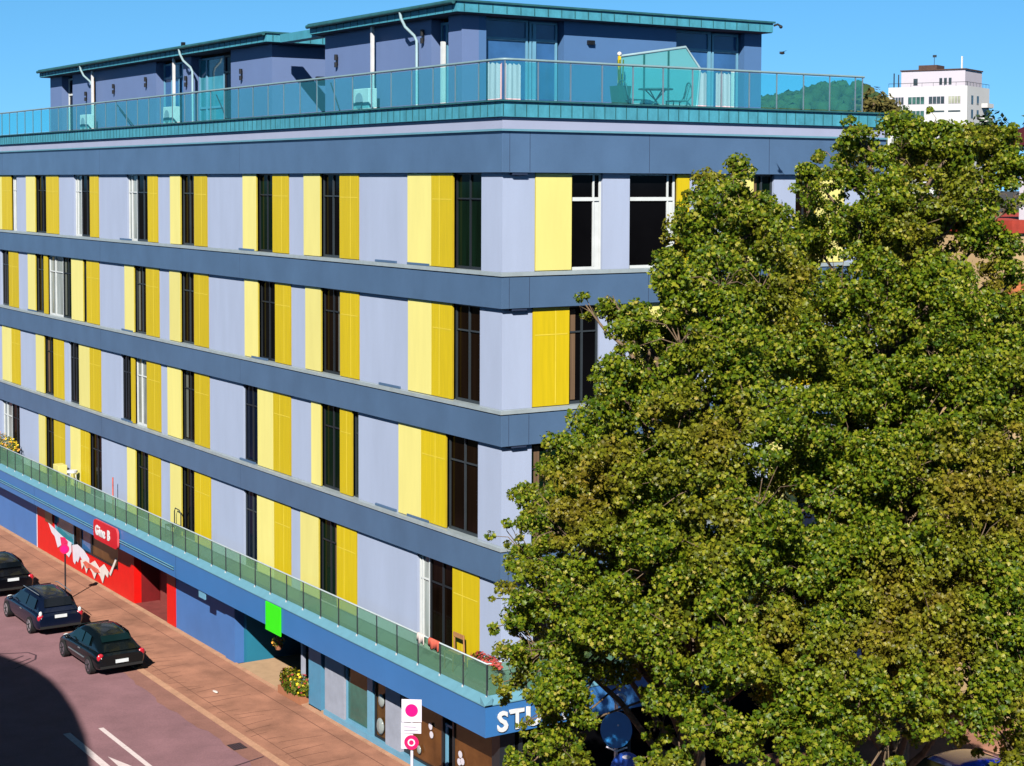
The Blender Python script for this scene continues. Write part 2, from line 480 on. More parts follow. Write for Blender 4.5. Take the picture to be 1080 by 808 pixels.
mark([(-6.32, 9.05), (-6.02, 7.9), (-6.12, 7.85), (-6.12, 5.5), (-6.25, 5.5), (-6.25, 7.8), (-6.36, 7.75)])
g = MB()
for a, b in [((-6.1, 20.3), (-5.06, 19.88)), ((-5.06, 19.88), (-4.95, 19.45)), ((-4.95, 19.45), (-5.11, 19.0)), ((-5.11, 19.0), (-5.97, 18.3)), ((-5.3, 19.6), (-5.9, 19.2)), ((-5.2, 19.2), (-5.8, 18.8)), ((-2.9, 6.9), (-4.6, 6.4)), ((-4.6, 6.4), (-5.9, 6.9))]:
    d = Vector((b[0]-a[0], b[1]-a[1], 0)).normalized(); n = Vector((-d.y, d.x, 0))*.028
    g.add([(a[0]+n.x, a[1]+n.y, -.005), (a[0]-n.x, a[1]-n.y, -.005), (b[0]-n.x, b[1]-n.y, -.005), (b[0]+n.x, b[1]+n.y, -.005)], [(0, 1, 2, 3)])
struct(g, 'dark_lines', 'dark_mauve')  # thin dark lines drawn on the road surface

# ------------------------------------------------------------------ main building
B = thing('apartment_building', (6, 20, 0), 'lavender apartment block with yellow shutter panels, blue floor bands and a copper-roofed penthouse', 'building')
XE, YE = 12.1, 48.0
LEV = [(12.855, 15.17), (9.645, 12.015), (6.435, 8.805), (3.2, 5.595)]
A_ = [(39.74, ''), (39.38, 'P'), (38.05, 'A'), (37.36, 'O'), (36.03, 'L'), (34.82, 'P'), (33.41, 'W'), (31.89, 'A'), (30.15, 'L'), (29.44, 'O'), (28.29, 'W'), (27.35, 'A'), (24.47, 'L'), (23.64, 'O'), (22.42, 'W'), (21.5, 'A'), (20.4, 'L'), (19.49, 'P'), (18.34, 'W'), (17.29, 'A'), (14.55, 'L'), (13.56, 'P'), (12.43, 'W'), (11.35, 'A'), (10.37, 'L'), (9.33, 'P'), (8.16, 'W'), (7.06, 'A'), (4.42, 'L'), (3.22, 'P'), (2.19, 'A'), (0.92, 'W'), (0, 'L')]
B_ = [(39.68, ''), (38.51, 'W'), (37.18, 'A'), (35.89, 'L'), (34.89, 'P'), (33.82, 'W'), (33.36, 'A'), (31.69, 'O'), (30.46, 'W'), (29.11, 'P'), (28.73, 'W'), (27.35, 'A'), (24.73, 'L'), (23.79, 'P'), (22.64, 'W'), (21.43, 'A'), (20.5, 'L'), (19.54, 'P'), (18.39, 'W'), (17.22, 'A'), (14.44, 'L'), (13.46, 'P'), (12.28, 'W'), (11.22, 'A'), (10.28, 'L'), (9.29, 'P'), (8.14, 'W'), (7.04, 'A'), (4.39, 'L'), (3.2, 'P'), (2.2, 'A'), (.97, 'W'), (0, 'L')]
C_ = [(39.57, ''), (38.22, 'P'), (37.03, 'A'), (34.94, 'L'), (33.86, 'P'), (32.69, 'W'), (31.44, 'A'), (30.88, 'L'), (29.67, 'W'), (28.46, 'P'), (27.26, 'A'), (25.18, 'L'), (24.14, 'W'), (23.81, 'A'), (22.63, 'O'), (21.33, 'A'), (20.73, 'L'), (19.51, 'P'), (18.39, 'W'), (17.18, 'A'), (14.62, 'L'), (13.52, 'W'), (12.42, 'P'), (11.24, 'A'), (9.92, 'L'), (9.31, 'P'), (8.16, 'W'), (7.45, 'A'), (7.11, 'W'), (4.88, 'L'), (3.71, 'P'), (2.5, 'A'), (1.04, 'W'), (0, 'L')]
D_ = [(39.75, ''), (38.51, 'O'), (37.27, 'W'), (34.66, 'L'), (33.81, 'P'), (32.73, 'W'), (31.42, 'A'), (30.75, 'L'), (29.56, 'P'), (28.58, 'A'), (27.29, 'W'), (24.61, 'L'), (23.76, 'P'), (22.53, 'W'), (21.39, 'A'), (20.54, 'L'), (19.56, 'P'), (18.43, 'W'), (17.11, 'A'), (14.62, 'L'), (13.58, 'W'), (12.38, 'P'), (11.26, 'A'), (10.63, 'L'), (9.46, 'P'), (8.35, 'W'), (7.18, 'A'), (3.94, 'L'), (3.42, 'O'), (2.17, 'W'), (.94, 'A'), (0, 'L')]
TAIL = [(48.0, ''), (45.4, 'L'), (44.4, 'P'), (43.3, 'W'), (42.1, 'A')]
RA = [(0, ''), (.9, 'L'), (1.94, 'P'), (2.86, 'V'), (3.67, 'L'), (5.11, 'V'), (5.51, 'A'), (6.6, 'L'), (7.6, 'P'), (8.3, 'W'), (9.05, 'L'), (9.72, 'W'), (10.75, 'P'), (12.1, 'L')]
RB = [(0, ''), (.84, 'L'), (1.89, 'A'), (2.79, 'W'), (3.75, 'L'), (4.9, 'P'), (5.8, 'W'), (7.0, 'L'), (8.0, 'P'), (9.0, 'W'), (10.0, 'A'), (12.1, 'L')]
RC = [(0, ''), (.84, 'L'), (1.85, 'W'), (2.85, 'P'), (3.8, 'L'), (4.8, 'P'), (5.9, 'W'), (6.9, 'A'), (8.2, 'L'), (9.2, 'P'), (10.3, 'W'), (12.1, 'L')]
RD = [(0, ''), (.9, 'L'), (1.9, 'W'), (2.9, 'P'), (4.0, 'L'), (5.0, 'W'), (6.0, 'A'), (7.4, 'L'), (8.4, 'P'), (9.4, 'W'), (12.1, 'L')]
wall = MB()
wall.box(.32, XE-.02, .32, YE-.02, 3.0, 16.2, 1)              # rooms behind, dark
wall.box(XE-.3, XE, 0.3, YE, 0, 16.2); wall.box(0.3, XE, YE-.3, YE, 0, 16.2)
GL = ['glass_dark', 'glass_brown', 'glass_brown', 'glass_green', 'glass_dark']
def window(side, a, b, z0, z1, kind):
    white = kind in 'OV'
    f = MB(); fw = .055
    d0, d1 = -.15, -.07
    f.fbox(side, a, a+fw, d0, d1, z0, z1); f.fbox(side, b-fw, b, d0, d1, z0, z1)
    f.fbox(side, a+fw, b-fw, d0, d1, z0, z0+.07); f.fbox(side, a+fw, b-fw, d0, d1, z1-.05, z1)
    zt = z1-(z1-z0)*.27
    wd = .045
    if kind == 'V':
        xm = b-.22
        f.fbox(side, xm-.02, xm+.02, d0+.005, d1+.005, z0+.07, z1-.05)
        f.fbox(side, a+fw, b-fw, d0+.01, d1+.01, zt-.045, zt+.045)
        f.fbox(side, b-.2, b-fw, d0+.03, d1-.02, z0+.07, zt-.045)
    else:
        xm = (a+b)/2+(.1 if white else -.02)
        f.fbox(side, xm-.025, xm+.025, d0+.005, d1+.005, z0+.07, z1-.05)
        f.fbox(side, a+fw, b-fw, d0+.01, d1+.002, zt-.018, zt+.018)
    fm = 'frame_white' if white else random.choice(['frame_dark', 'frame_dark', 'frame_dim'])
    fr = f.build('window', fm, B)
    p = MB().fbox(side, a+fw*.5, b-fw*.5, -.125, -.105, z0+.03, z1-.02)
    gm = random.choice(GL)
    if kind == 'O': gm = 'glass_pale'
    if kind == 'V': gm = random.choice(['glass_dark', 'glass_green'])
    if side == 'L' and z0 < 9 and (13 < (a+b)/2 < 14.2 or b < 0): gm = 'glass_navy'
    p.build('pane', gm, fr)
    if not white and random.random() < .5:
        q = MB(); u = a+(b-a)*random.choice([.12, .72]); wv = (b-a)*.16
        q.fbox(side, u, u+wv, -.102, -.098, z0+.1, z1-.1)
        q.build('curtain', random.choice(['curtain_dim', 'curtain_dim2']), fr)
mat('frame_dim', (0.035, 0.045, 0.055), 0.4)
mat('curtain_dim', (0.13, 0.14, 0.12), 0.9, var=.3, scale=3, stretch=(8, 8, .2))
mat('curtain_dim2', (0.15, 0.09, 0.05), 0.9, var=.3, scale=3, stretch=(8, 8, .2))
def facade(side, seq, z0, z1):
    prev = seq[0][0]
    for u, t in seq[1:]:
        a, b = min(prev, u), max(prev, u)
        prev = u
        if t == 'L':
            lo = a if a > 0 else .302 if side == 'R' else 0
            if side == 'R' and a == 0: lo = .0
            n1 = 0.0
            if side == 'L' and a == 0: wall.box(0, .3, .3, b, z0, z1)
            elif side == 'R' and a == 0: wall.box(0, b, 0, .3, z0, z1)
            else: wall.fbox(side, a, b, -.3, n1, z0, z1)
        elif t in 'PA':
            if b-a < .15: continue
            g = MB()
            g.fbox(side, a+.008, b-.008, -.02, .028, z0+.015, z1-.02, 0)
            if t == 'A':
                zt = z1-(z1-z0)*.28
                if b-a > .6:
                    xm = a+(b-a)*(.62 if random.random() < .5 else .42)
                    g.fbox(side, xm-.012, xm+.012, .028, .031, z0+.06, z1-.06, 1)
                    g.fbox(side, a+.06, b-.06, .028, .032, zt-.012, zt+.012, 1)
                g.fbox(side, a, a+.008, -.02, .024, z0+.015, z1-.02, 2); g.fbox(side, b-.008, b, -.02, .024, z0+.015, z1-.02, 2)
                g.build('amber_panel', ['amber_mesh', 'amber_line', 'amber_edge'], B)
            else:
                g.fbox(side, a, a+.008, -.02, .024, z0+.015, z1-.02, 1); g.fbox(side, b-.008, b, -.02, .024, z0+.015, z1-.02, 1)
                g.build('pale_panel', ['pale_yellow', 'pale_edge'], B)
            wall.fbox(side, a, b, -.31, -.25, z0, z1, 1)
        else:
            window(side, a, b, z0, z1, t)
for (z0, z1), L, Rr in zip(LEV, (A_, B_, C_, D_), (RA, RB, RC, RD)):
    L = TAIL+[(L[0][0], 'L')]+L[1:]
    facade('L', L, z0, z1)
    facade('R', Rr, z0, z1)
wall.build('wall', ['lavender_render', 'core_dark'], B)

def ring(z0, z1, a, b, inner=.31, m=0, mb=None, a2=None, b2=None):
    """band wrapping the two street facades: a out of the left plane, b out of the right one"""
    mb = mb or MB()
    mb.prism([(-a, -b), (XE+.05, -b), (XE+.05, inner), (inner, inner), (inner, YE), (-a, YE)], z0, z1, m)
    return mb
for i, zt in enumerate((16.12, 12.855, 9.645, 6.435)):
    zb = (15.17, 12.015, 8.805, 5.595)[i]
    top = zt if i == 0 else zt-.115
    g = ring(zb, top, .10, .14)
    for x in (.66, 4.15, 8.0, 11.2): g.box(x, x+.014, -.143, -.13, zb+.01, top-.01, 1)
    g.box(.1, .114, -.142, -.13, zb+.01, top-.01, 1)
    for y in (14.6, 27.0, 39.0): g.box(-.103, -.09, y, y+.008, zb+.01, top-.01, 1)
    g.box(.2, .62, -.12, .0, zb-.06, zb-.001, 1)
    bd = g.build('floor_band', ['band_metal', 'joint_shadow_dark'], B, bevel=.01)
    if i:
        ring(top+.001, top+.024, .085, .125).build('painted_shadow_line', 'joint_shadow_dark', bd)  # dark strip painted in as the shadow line under the coping
        c = ring(top+.025, zt-.002, .13, .17)
        c.build('coping', 'coping_metal', bd)
        for k, y in enumerate((3.9, 14.3, 24.6, 5.6) if i % 2 else (5.4, 13.4, 24.5, 35.4)):      # grey vents lying on the ledge
            MB().fbox('L', y-.6, y+.5, .001, .05, zt+.004, zt+.06).build('ledge_vent', 'band_metal', bd)
    else:
        c = ring(top+.002, top+.05, .16, .2); c.build('coping', 'fascia_coping', bd)
ring(16.17, 16.45, .06, .08).build('parapet_strip', 'strip_render', B)
g = ring(16.45, 16.80, .14, .16)
for k in range(150):
    y = .1+k*.32
    g.box(-.152, -.13, y, y+.018, 16.47, 16.79, 1)
for k in range(38):
    x = -.1+k*.32
    g.box(x, x+.018, -.172, -.15, 16.47, 16.79, 1)
cp = g.build('copper_parapet', ['copper', 'copper_dark'], B)
ring(16.80, 16.84, .2, .22).build('parapet_cap', 'copper_dark', cp)
box(.3, XE, .3, YE, 16.2, 16.62).build('terrace_floor', 'pillar_grey', B)

# penthouse
PX, PY, PZ, PT = 1.08, 3.6, 16.62, 19.15
pw = MB()
def pL(y0, y1, dep=0.0, m=0): pw.box(PX+dep, PX+.5, y0, y1, PZ, PT, m)
for y0, y1 in ((34.73, 36.18), (30.9, 33.4), (24.4, 30.9), (21.2, 21.9), (14.79, 17.9), (5.12, 11.2), (3.6, 4.26)): pL(y0, y1)
for y0, y1 in ((33.4, 34.73), (21.9, 24.4), (17.9, 21.2), (4.26, 5.12)): pL(y0, y1, .36, 1)
pw.box(PX+.5, 11.5, 14.79, 36.18, PZ, PT); pw.box(PX+.5, 11.0, 3.6+.5, 11.2, PZ, PT)
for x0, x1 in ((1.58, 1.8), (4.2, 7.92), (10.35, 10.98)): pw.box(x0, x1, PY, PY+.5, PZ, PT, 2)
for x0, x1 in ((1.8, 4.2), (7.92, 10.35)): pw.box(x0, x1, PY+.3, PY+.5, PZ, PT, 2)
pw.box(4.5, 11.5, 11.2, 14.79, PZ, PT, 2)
pw.build('penthouse_wall', ['pent_wall', 'core_dark', 'pent_wall_side'], B)
def pwin(side, a, b, z0, z1, plane, dep, fm, gm, mull=(), trans=()):
    f = MB(); t = .06
    def bb(a0, a1, c0, c1, d0, d1):
        if side == 'L': f.box(plane+dep-d1, plane+dep-d0, a0, a1, c0, c1)
        else: f.box(a0, a1, plane+dep-d1, plane+dep-d0, c0, c1)
    bb(a, a+t, z0, z1, .02, .1); bb(b-t, b, z0, z1, .02, .1); bb(a+t, b-t, z0, z0+t, .02, .1); bb(a+t, b-t, z1-t, z1, .02, .1)
    for u in mull: bb(u-.05, u+.05, z0+t, z1-t, .02, .105)
    for zz in trans: bb(a+t, b-t, zz-.035, zz+.035, .025, .1)
    fr = f.build('window', fm, B)
    p = MB()
    if side == 'L': p.box(plane+dep-.06, plane+dep-.03, a+t*.5, b-t*.5, z0+.02, z1-.02)
    else: p.box(a+t*.5, b-t*.5, plane+dep-.06, plane+dep-.03, z0+.02, z1-.02)
    p.build('pane', gm, fr)
    return fr
pwin('L', 33.45, 34.68, PZ, PT-.1, PX, .36, 'frame_white', 'glass_navy', (34.0,), (18.4,))
pwin('L', 21.95, 24.35, PZ, PT-.1, PX, .36, 'frame_blue', 'glass_blue', (22.9, 23.6), (18.55,))
pwin('L', 18.0, 19.0, PZ, PT-.1, PX, .36, 'frame_dark', 'glass_navy', (), (18.5,))
pwin('L', 19.05, 21.15, PZ, PT-.1, PX, .36, 'frame_blue', 'glass_teal', (20.5,), (17.4,))
pwin('L', 4.3, 5.08, PZ, PT-.1, PX, .36, 'frame_blue', 'glass_blue', (4.78,), (18.5,))
a = pwin('R', 1.84, 3.2, PZ, PT-.02, PY, .3, 'frame_blue', 'glass_blue', (), (18.62,))
def drape(x0, x1, zt, par, y=PY+.21):
    d = MB(); n = int((x1-x0)/.05)
    vs = []
    for i in range(n+1):
        x = x0+(x1-x0)*i/n; yy = y-.016*math.sin(i*1.9)-.008*math.sin(i*.7)
        vs += [(x, yy, PZ+.08), (x, yy, zt+.03*math.sin(i*2.3))]
    d.add(vs, [(2*i, 2*i+2, 2*i+3, 2*i+1) for i in range(n)], 0, True)
    d.build('curtain', 'curtain', par)
drape(1.95, 2.42, 17.98, a); drape(2.48, 2.98, 17.98, a)
pwin('R', 3.25, 4.12, PZ, PT-.05, PY, .3, 'frame_blue', 'glass_blue', (3.4,), (18.62,))
a = pwin('R', 8.0, 9.3, PZ, PT-.02, PY, .3, 'frame_blue', 'glass_blue', (9.25,), (18.62,)); drape(8.5, 9.17, 18.0, a)
a = pwin('R', 9.35, 10.3, PZ, PT-.05, PY, .3, 'frame_blue', 'glass_blue', (), (18.62,)); drape(9.5, 10.02, 18.0, a)
MB().box(10.03, 10.10, PY+.12, PY+.19, PZ, 18.1).build('door_edge', 'frame_white', B)
MB().box(PX+.1, PX+.2, 4.73, 4.83, PZ, 18.55).build('door_edge', 'frame_white', B)
MB().box(PX+.12, PX+.2, 33.3, 33.42, PZ, 18.4).build('door_edge', 'frame_white', B)
MB().box(PX-.02, PX+.005, 30.75, 31.0, PZ, 18.9).build('timber_board', 'wood', B)
# roofs
EX, EY = .69, 3.2
def roof(x0, y0, x1, y1):
    r = MB(); r.box(x0, x1, y0, y1, 19.17, 19.42)
    for k in range(int((x1-x0)/.42)): r.box(x0+.2+k*.42, x0+.22+k*.42, y0-.014, y0+.02, 19.19, 19.41, 1)
    for k in range(int((y1-y0)/.42)): r.box(x0-.010, x0+.02, y0+.2+k*.42, y0+.22+k*.42, 19.19, 19.36, 1)
    r.box(x0-.05, x1+.05, y0-.05, y1+.05, 19.42, 19.47, 1)
    o = r.build('roof', ['copper', 'copper_dark'], B)
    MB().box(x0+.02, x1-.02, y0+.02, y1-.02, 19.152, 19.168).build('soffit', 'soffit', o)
    gt = MB(); gt.tube([(x0-.09, y0+.02, 19.41), (x0-.09, y1, 19.38)], .06, 8)
    gt.build('gutter', 'copper_dark', o)
    return o
roof(EX, EY, 11.05, 11.4)
roof(EX, 14.35, 11.9, 36.35)
br = MB().box(.93, 1.33, 11.32, 13.9, 19.12, 19.36).build('roof_bridge', 'copper', B)
for y in (30.9, 20.9, 5.75):
    g = MB(); g.tube([(EX-.1, y+.16, 19.36), (EX-.07, y+.16, 19.2), (EX+.02, y+.10, 18.98), (PX-.14, y+.03, 18.76), (PX-.08, y, 18.62), (PX-.07, y, 16.64)], .04, 8)
    g.build('downpipe', 'pipe_pale', B)
for y in (30.55, 22.3, 8.0):
    MB().box(PX-.22, PX-.14, y-.04, y+.04, PZ, 19.16).build('eave_post', 'white_paint', B)
for y, z in ((28.6, 18.35), (25.3, 18.45), (21.55, 18.3), (17.0, 18.3), (10.4, 18.35), (5.5, 18.7), (31.7, 18.2)):
    g = MB(); g.tube([(PX-.06, y, z-.16), (PX-.06, y, z-.02)], .05, 8); g.tube([(PX-.06, y, z+.04), (PX-.06, y, z+.2)], .05, 8); g.box(PX-.03, PX, y-.025, y+.025, z-.1, z+.14)
    g.build('wall_lamp', 'black', B)
g = MB(); g.box(4.93, 5.13, PY-.09, PY, 18.57, 18.68); g.build('wall_lamp', 'black', B)
g = MB(); g.box(2.55, 2.80, 14.66, 14.79, 18.05, 18.2); g.build('wall_lamp', 'black', B)
MB().box(1.9, 2.02, 24.0, 24.12, 19.4, 19.85).build('roof_vent', 'black', B)
g = MB(); g.tube([(11.08, 3.2, 19.36), (11.18, 3.16, 19.40), (11.24, 3.12, 19.36)], .03, 6); g.ball((11.26, 3.11, 19.33), .05)
g.build('roof_lamp', 'black', B)

# first-floor fascia and balcony slab
fa, fb = .75, .52
g = MB(); g.prism([(-fa, -fb), (XE+.1, -fb), (XE+.1, .4), (.4, .4), (.4, YE), (-fa, YE)], 2.17, 2.90)
g.box(-fa-.004, -fa+.01, 18.26, 18.27, 2.18, 2.89, 1); g.box(-fa-.004, -fa+.01, 33.0, 33.01, 2.18, 2.89, 1)
fo = g.build('fascia', ['fascia_blue', 'joint_shadow_dark'], B)
g = MB(); g.extrude([(-fa-.03, 2.90), (-fa-.03, 2.925), (-fa+.18, 3.10), (-fa+.18, 2.90)], 'y', -fb-.03, YE)
g.extrude([(-fb-.03, 2.90), (-fb-.03, 2.925), (-fb+.18, 3.10), (-fb+.18, 2.90)], 'x', -fa-.028, XE+.1)
g.build('fascia_coping', 'fascia_coping', fo)
MB().prism([(-fa+.17, -fb+.17), (XE, -fb+.17), (XE, .4), (.4, .4), (.4, YE), (-fa+.17, YE)], 2.95, 3.198).build('balcony_slab', 'pillar_grey', B)
for zz in (2.42, 2.50):
    MB().tube([(-fa-.03, 18.4, zz), (-fa-.03, 44, zz)], .018, 6).build('fascia_rail', 'fascia_coping', fo)

# ground floor, left facade
Z1 = 2.168
gf = MB()
gf.box(.0, .25, 35.0, YE, 0, Z1)
gf.box(.0, .25, 15.9, 20.13, 0, Z1)
gf.box(-.06, .25, 15.2, 15.9, 0, Z1)
gf.box(.25, 11.8, .8, YE-.4, 0, .0011, 3)
gf.box(.25, 3.2, 15.0, 15.2, 0, Z1, 1)
gf.box(3.0, 3.2, 10.6, 15.0, 0, Z1, 2)
gf.box(.9, 1.1, 9.3, 10.6, 0, Z1, 1)
gf.box(.3, 3.0, 9.14, 9.28, 0, Z1, 1)
gf.box(1.2, 11.8, 16, YE-.5, .1, Z1, 2)
gf.box(1.3, 11.8, .9, 9.1, .1, Z1, 2)
gf.box(3.3, 11.8, 9.1, 16.0, .1, Z1, 2)
gf.build('ground_floor_wall', ['wall_blue', 'wall_teal', 'core_dark', 'core_dark'], B)
MB().box(-.05, 3.0, 10.62, 15.0, .012, .05).build('entry_floor', 'entry_floor', B)
MB().box(.02, .9, 9.3, 10.55, .012, .05).build('entry_floor', 'entry_floor', B)
for y0, y1 in ((7.97, 9.12), (4.82, 5.6)):
    box(-.01, .35, y0, y1, .18, Z1).build('pillar', 'pillar_grey', B)
box(.02, .4, 9.42, 10.2, 0, Z1).build('pillar', 'pillar_teal', B)
box(.0, .1, 10.55, 10.66, 0, Z1).build('pillar', 'pillar_grey', B)
box(-.02, .4, 0, .35, 0, Z1).build('pillar', 'frame_dark', B)
box(-.05, .2, .36, 9.13, 0.01, .18).build('plinth', 'frame_blue', B)
def shopwin(y0, y1, z0, z1, gm, fm='frame_blue', x=.05, split=None, gm2=None, mull=()):
    f = MB(); t = .06
    f.box(x, x+.08, y0, y0+t, z0, z1); f.box(x, x+.08, y1-t, y1, z0, z1); f.box(x, x+.08, y0+t, y1-t, z0, z0+t); f.box(x, x+.08, y0+t, y1-t, z1-t, z1)
    for u in mull: f.box(x+.005, x+.08, u-.03, u+.03, z0+t, z1-t)
    fr = f.build('shop_window', fm, B)
    p = MB()
    if split:
        p.box(x+.04, x+.06, y0+.03, y1-.03, z0+.03, split, 0); p.box(x+.04, x+.06, y0+.03, y1-.03, split, z1-.03, 1)
        p.build('pane', [gm, gm2], fr)
    else:
        p.box(x+.04, x+.06, y0+.03, y1-.03, z0+.03, z1-.03, 0); p.build('pane', gm, fr)
    return fr
mat('glass_shopgreen', (0.035, 0.14, 0.12), 0.08, var=.35, scale=1.2, spec=.5)
mat('glass_shopbrown', (0.10, 0.05, 0.014), 0.12, var=.5, scale=1.3, spec=.4)
mat('glass_shoporange', (0.13, 0.05, 0.015), 0.12, var=.4, scale=1.3, spec=.4)
shopwin(6.65, 7.95, .18, Z1, 'glass_shopgreen', split=1.25, gm2='glass_shopbrown')
box(0, .15, 6.33, 6.63, .18, Z1).build('pillar', 'frame_blue', B)
shopwin(5.62, 6.31, .18, Z1, 'glass_shopbrown', 'frame_dark')
box(.1, .2, 4.45, 4.8, .18, Z1).build('pillar', 'frame_dark', B)
shopwin(2.75, 4.43, .18, Z1, 'glass_shoporange', 'frame_dark')
d = MB(); d.box(.1, .16, 2.3, 2.36, .02, 1.5); d.box(.1, .16, 2.36, 2.72, 1.44, 1.5); d.box(.11, .15, 2.62, 2.72, .02, 1.44)
dr = d.build('shop_door', 'frame_blue', B)
box(.2, .22, 2.31, 2.73, .02, Z1).build('pane', 'glass_dark', dr)
shopwin(.37, 2.28, .18, Z1, 'glass_shoporange', 'frame_dark')
g = MB()
for k, (y, z) in enumerate(((3.35, 1.25), (3.3, 1.05), (1.9, .95), (1.8, .8), (1.95, .75))): g.disc((.047, y, z), (-1, 0, 0), .09, .006, 10)
g.build('window_sticker', 'white_plate', B)
for y, z, s in ((5.9, 1.25, .16), (5.95, .55, .2), (3.9, 0.5, .1)):       # shade-lamps in the display
    MB().ball((.03, y, z), s, sc=(.3, 1, 1.1)).build('display_lamp', 'glass_pale', B)
# red shop
rs = MB()
rs.box(-.02, .25, 33.0, 34.97, 0, Z1); rs.box(-.02, .25, 24.0, 25.6, 0, Z1); rs.box(-.02, .25, 20.13, 20.9, 0, Z1)
rs.box(-.02, .25, 25.6, 33.0, 0, .85); rs.box(.02, .25, 20.9, 24.0, 1.75, Z1)
rs.build('shopfront', 'shop_red', B)
rs = MB(); rs.box(.9, 1.1, 20.7, 24.2, 0, Z1); rs.box(.25, .9, 24.0, 24.1, 0, Z1); rs.box(.25, .9, 20.8, 20.9, 0, Z1)
rs.build('doorway', 'shop_maroon', B)
MB().box(.02, .9, 20.9, 24.0, .012, .03).build('entry_floor', 'door_pink', B)
MB().box(.80, .88, 22.1, 23.6, .03, 1.75).build('shop_door', 'door_pink', B)
MB().box(-.03, .24, 34.97, 35.05, 0, Z1).build('shopfront_edge', 'white_plate', B)
shopwin(30.7, 32.98, .86, Z1, 'glass_teal', 'frame_blue')
shopwin(29.9, 30.68, .86, Z1, 'glass_dark', 'frame_dark')
shopwin(28.7, 29.88, .86, Z1, 'glass_blue', 'frame_dark')
shopwin(25.62, 28.68, .86, Z1, 'shop_brown', 'frame_dark')
MB().box(-.045, -.02, 33.0, 33.9, 1.3, 2.16).build('brick_patch', 'shop_brown', B)
# white torn-paper graphic along the bottom of the shop windows
def graphic(pts, m, x=.03):
    g = MB(); n = len(pts)
    vs = [(-x, y, z) for y, z in pts]+[(-x-.012, y, z) for y, z in pts]
    g.add(vs, [tuple(range(n)), tuple(range(2*n-1, n-1, -1))]+[(i, n+i, n+(i+1) % n, (i+1) % n) for i in range(n)])
    g.build('window_graphic', m, B)
graphic([(33.5, 1.30), (33.1, .98), (32.7, .88), (32.35, .50), (32.05, .62), (31.7, .78), (31.3, .42), (31.0, .36), (30.72, .62), (30.72, .98), (31.5, 1.02), (32.3, 1.12)], 'white_plate')
graphic([(30.6, .92), (30.5, .30), (30.3, .22), (30.15, .40), (29.95, .36), (29.7, .66), (29.4, .52), (29.1, .36), (28.9, .60), (28.7, .44), (28.68, .74), (29.3, .96), (30.0, 1.05)], 'white_plate')
graphic([(29.6, .52), (29.45, .20), (29.2, .42), (28.95, .14), (28.7, .46), (28.3, .30), (28.05, .10), (27.75, .44), (27.4, .32), (27.15, .12), (26.9, .52), (26.6, .44), (26.5, .66), (27.0, .86), (27.5, .62), (28.0, .80), (28.5, .60), (29.1, .66)], 'towel_white', .046)
graphic([(26.45, .62), (26.3, .56), (25.66, 1.26), (25.72, 1.36)], 'towel_white', .046)
graphic([(29.3, .50), (28.9, .34), (28.4, .44), (28.0, .36), (27.4, .46), (27.6, .56), (28.3, .58), (29.0, .60)], 'towel_red', .060)
graphic([(32.0, .98), (31.8, .60), (31.4, .55), (31.2, .62), (31.1, .96), (31.5, 1.06)], 'pink_red', .046)
# right facade ground floor: dark glazed shopfront
g = MB(); g.box(.4, XE, .02, .3, 0, Z1)
g.build('shop_glazing', 'glass_dark', B)
for k in range(8): box(.5+k*1.6, .6+k*1.6, -.03, .02, 0, Z1).build('mullion', 'frame_dark', B)
box(11.7, XE, 0, .4, 0, Z1).build('pillar', 'frame_dark', B)

# ------------------------------------------------------------------ railings
T = thing('terrace_railing', (0, 0, 16.84), 'teal glass railing with steel handrail around the roof terrace', 'railing')
rn = .06
ys = [0.0]+[.96+1.06*k for k in range(45)]
for k in range(len(ys)-1):
    if ys[k+1] > 48: break
    MB().box(-rn-.006, -rn+.006, max(ys[k], -.1)+.03, ys[k+1]-.03, 16.87, 17.72).build('glass_pane', 'rail_teal', T)
xs = [0.0]+[.92*k+.92 for k in range(12)]
xs = [x for x in xs if x < 11.4]+[11.3]
xs = sorted(set(xs))
for k in range(len(xs)-1):
    MB().box(max(xs[k], -.03)+.03, xs[k+1]-.03, -rn-.03-.006, -rn-.03+.006, 16.87, 17.72).build('glass_pane', 'rail_teal', T)
for y in ys[1:]:
    if y < 48: MB().box(-rn-.012, -rn+.02, y-.011, y+.011, 16.84, 17.74).build('post', 'steel', T)
for x in xs: MB().box(x-.012, x+.012, -rn-.04, -rn-.01, 16.84, 17.74).build('post', 'steel', T)
g = MB(); g.tube([(-rn, 48, 17.77), (-rn, .4, 17.77), (-rn, .08, 17.77), (.0, -rn-.02, 17.77), (.25, -rn-.03, 17.77), (11.35, -rn-.03, 17.77)], .032, 8)
g.build('handrail', 'rail_metal', T)

Q = thing('balcony_railing', (-.6, 20, 3.1), 'green frosted glass railing along the first floor above the blue fascia', 'railing')
ys = [-.36]+[.69+1.068*k for k in range(44)]
for k in range(len(ys)-1):
    MB().box(-.60, -.588, ys[k]+.02, ys[k+1]-.02, 3.10, 3.80).build('glass_pane', 'rail_green', Q)
for y in ys:
    p = MB().box(-.625, -.601, y-.014, y+.014, 3.04, 3.82)
    po = p.build('post', 'frame_dim', Q)
    MB().box(-.645, -.626, y-.018, y+.018, 3.03, 3.09).build('post_foot', 'white_paint', po)
xs2 = [-.6+1.06*k for k in range(13)]
for k in range(len(xs2)-1):
    MB().box(xs2[k]+.02, xs2[k+1]-.02, -.372, -.36, 3.10, 3.80).build('glass_pane', 'rail_green', Q)
for x in xs2[1:]: MB().box(x-.014, x+.014, -.398, -.373, 3.04, 3.82).build('post', 'frame_dim', Q)
MB().tube([(-.6, 47.5, 3.83), (-.6, -.36, 3.83), (12.0, -.37, 3.83)], .022, 6).build('handrail', 'coping_metal', Q)

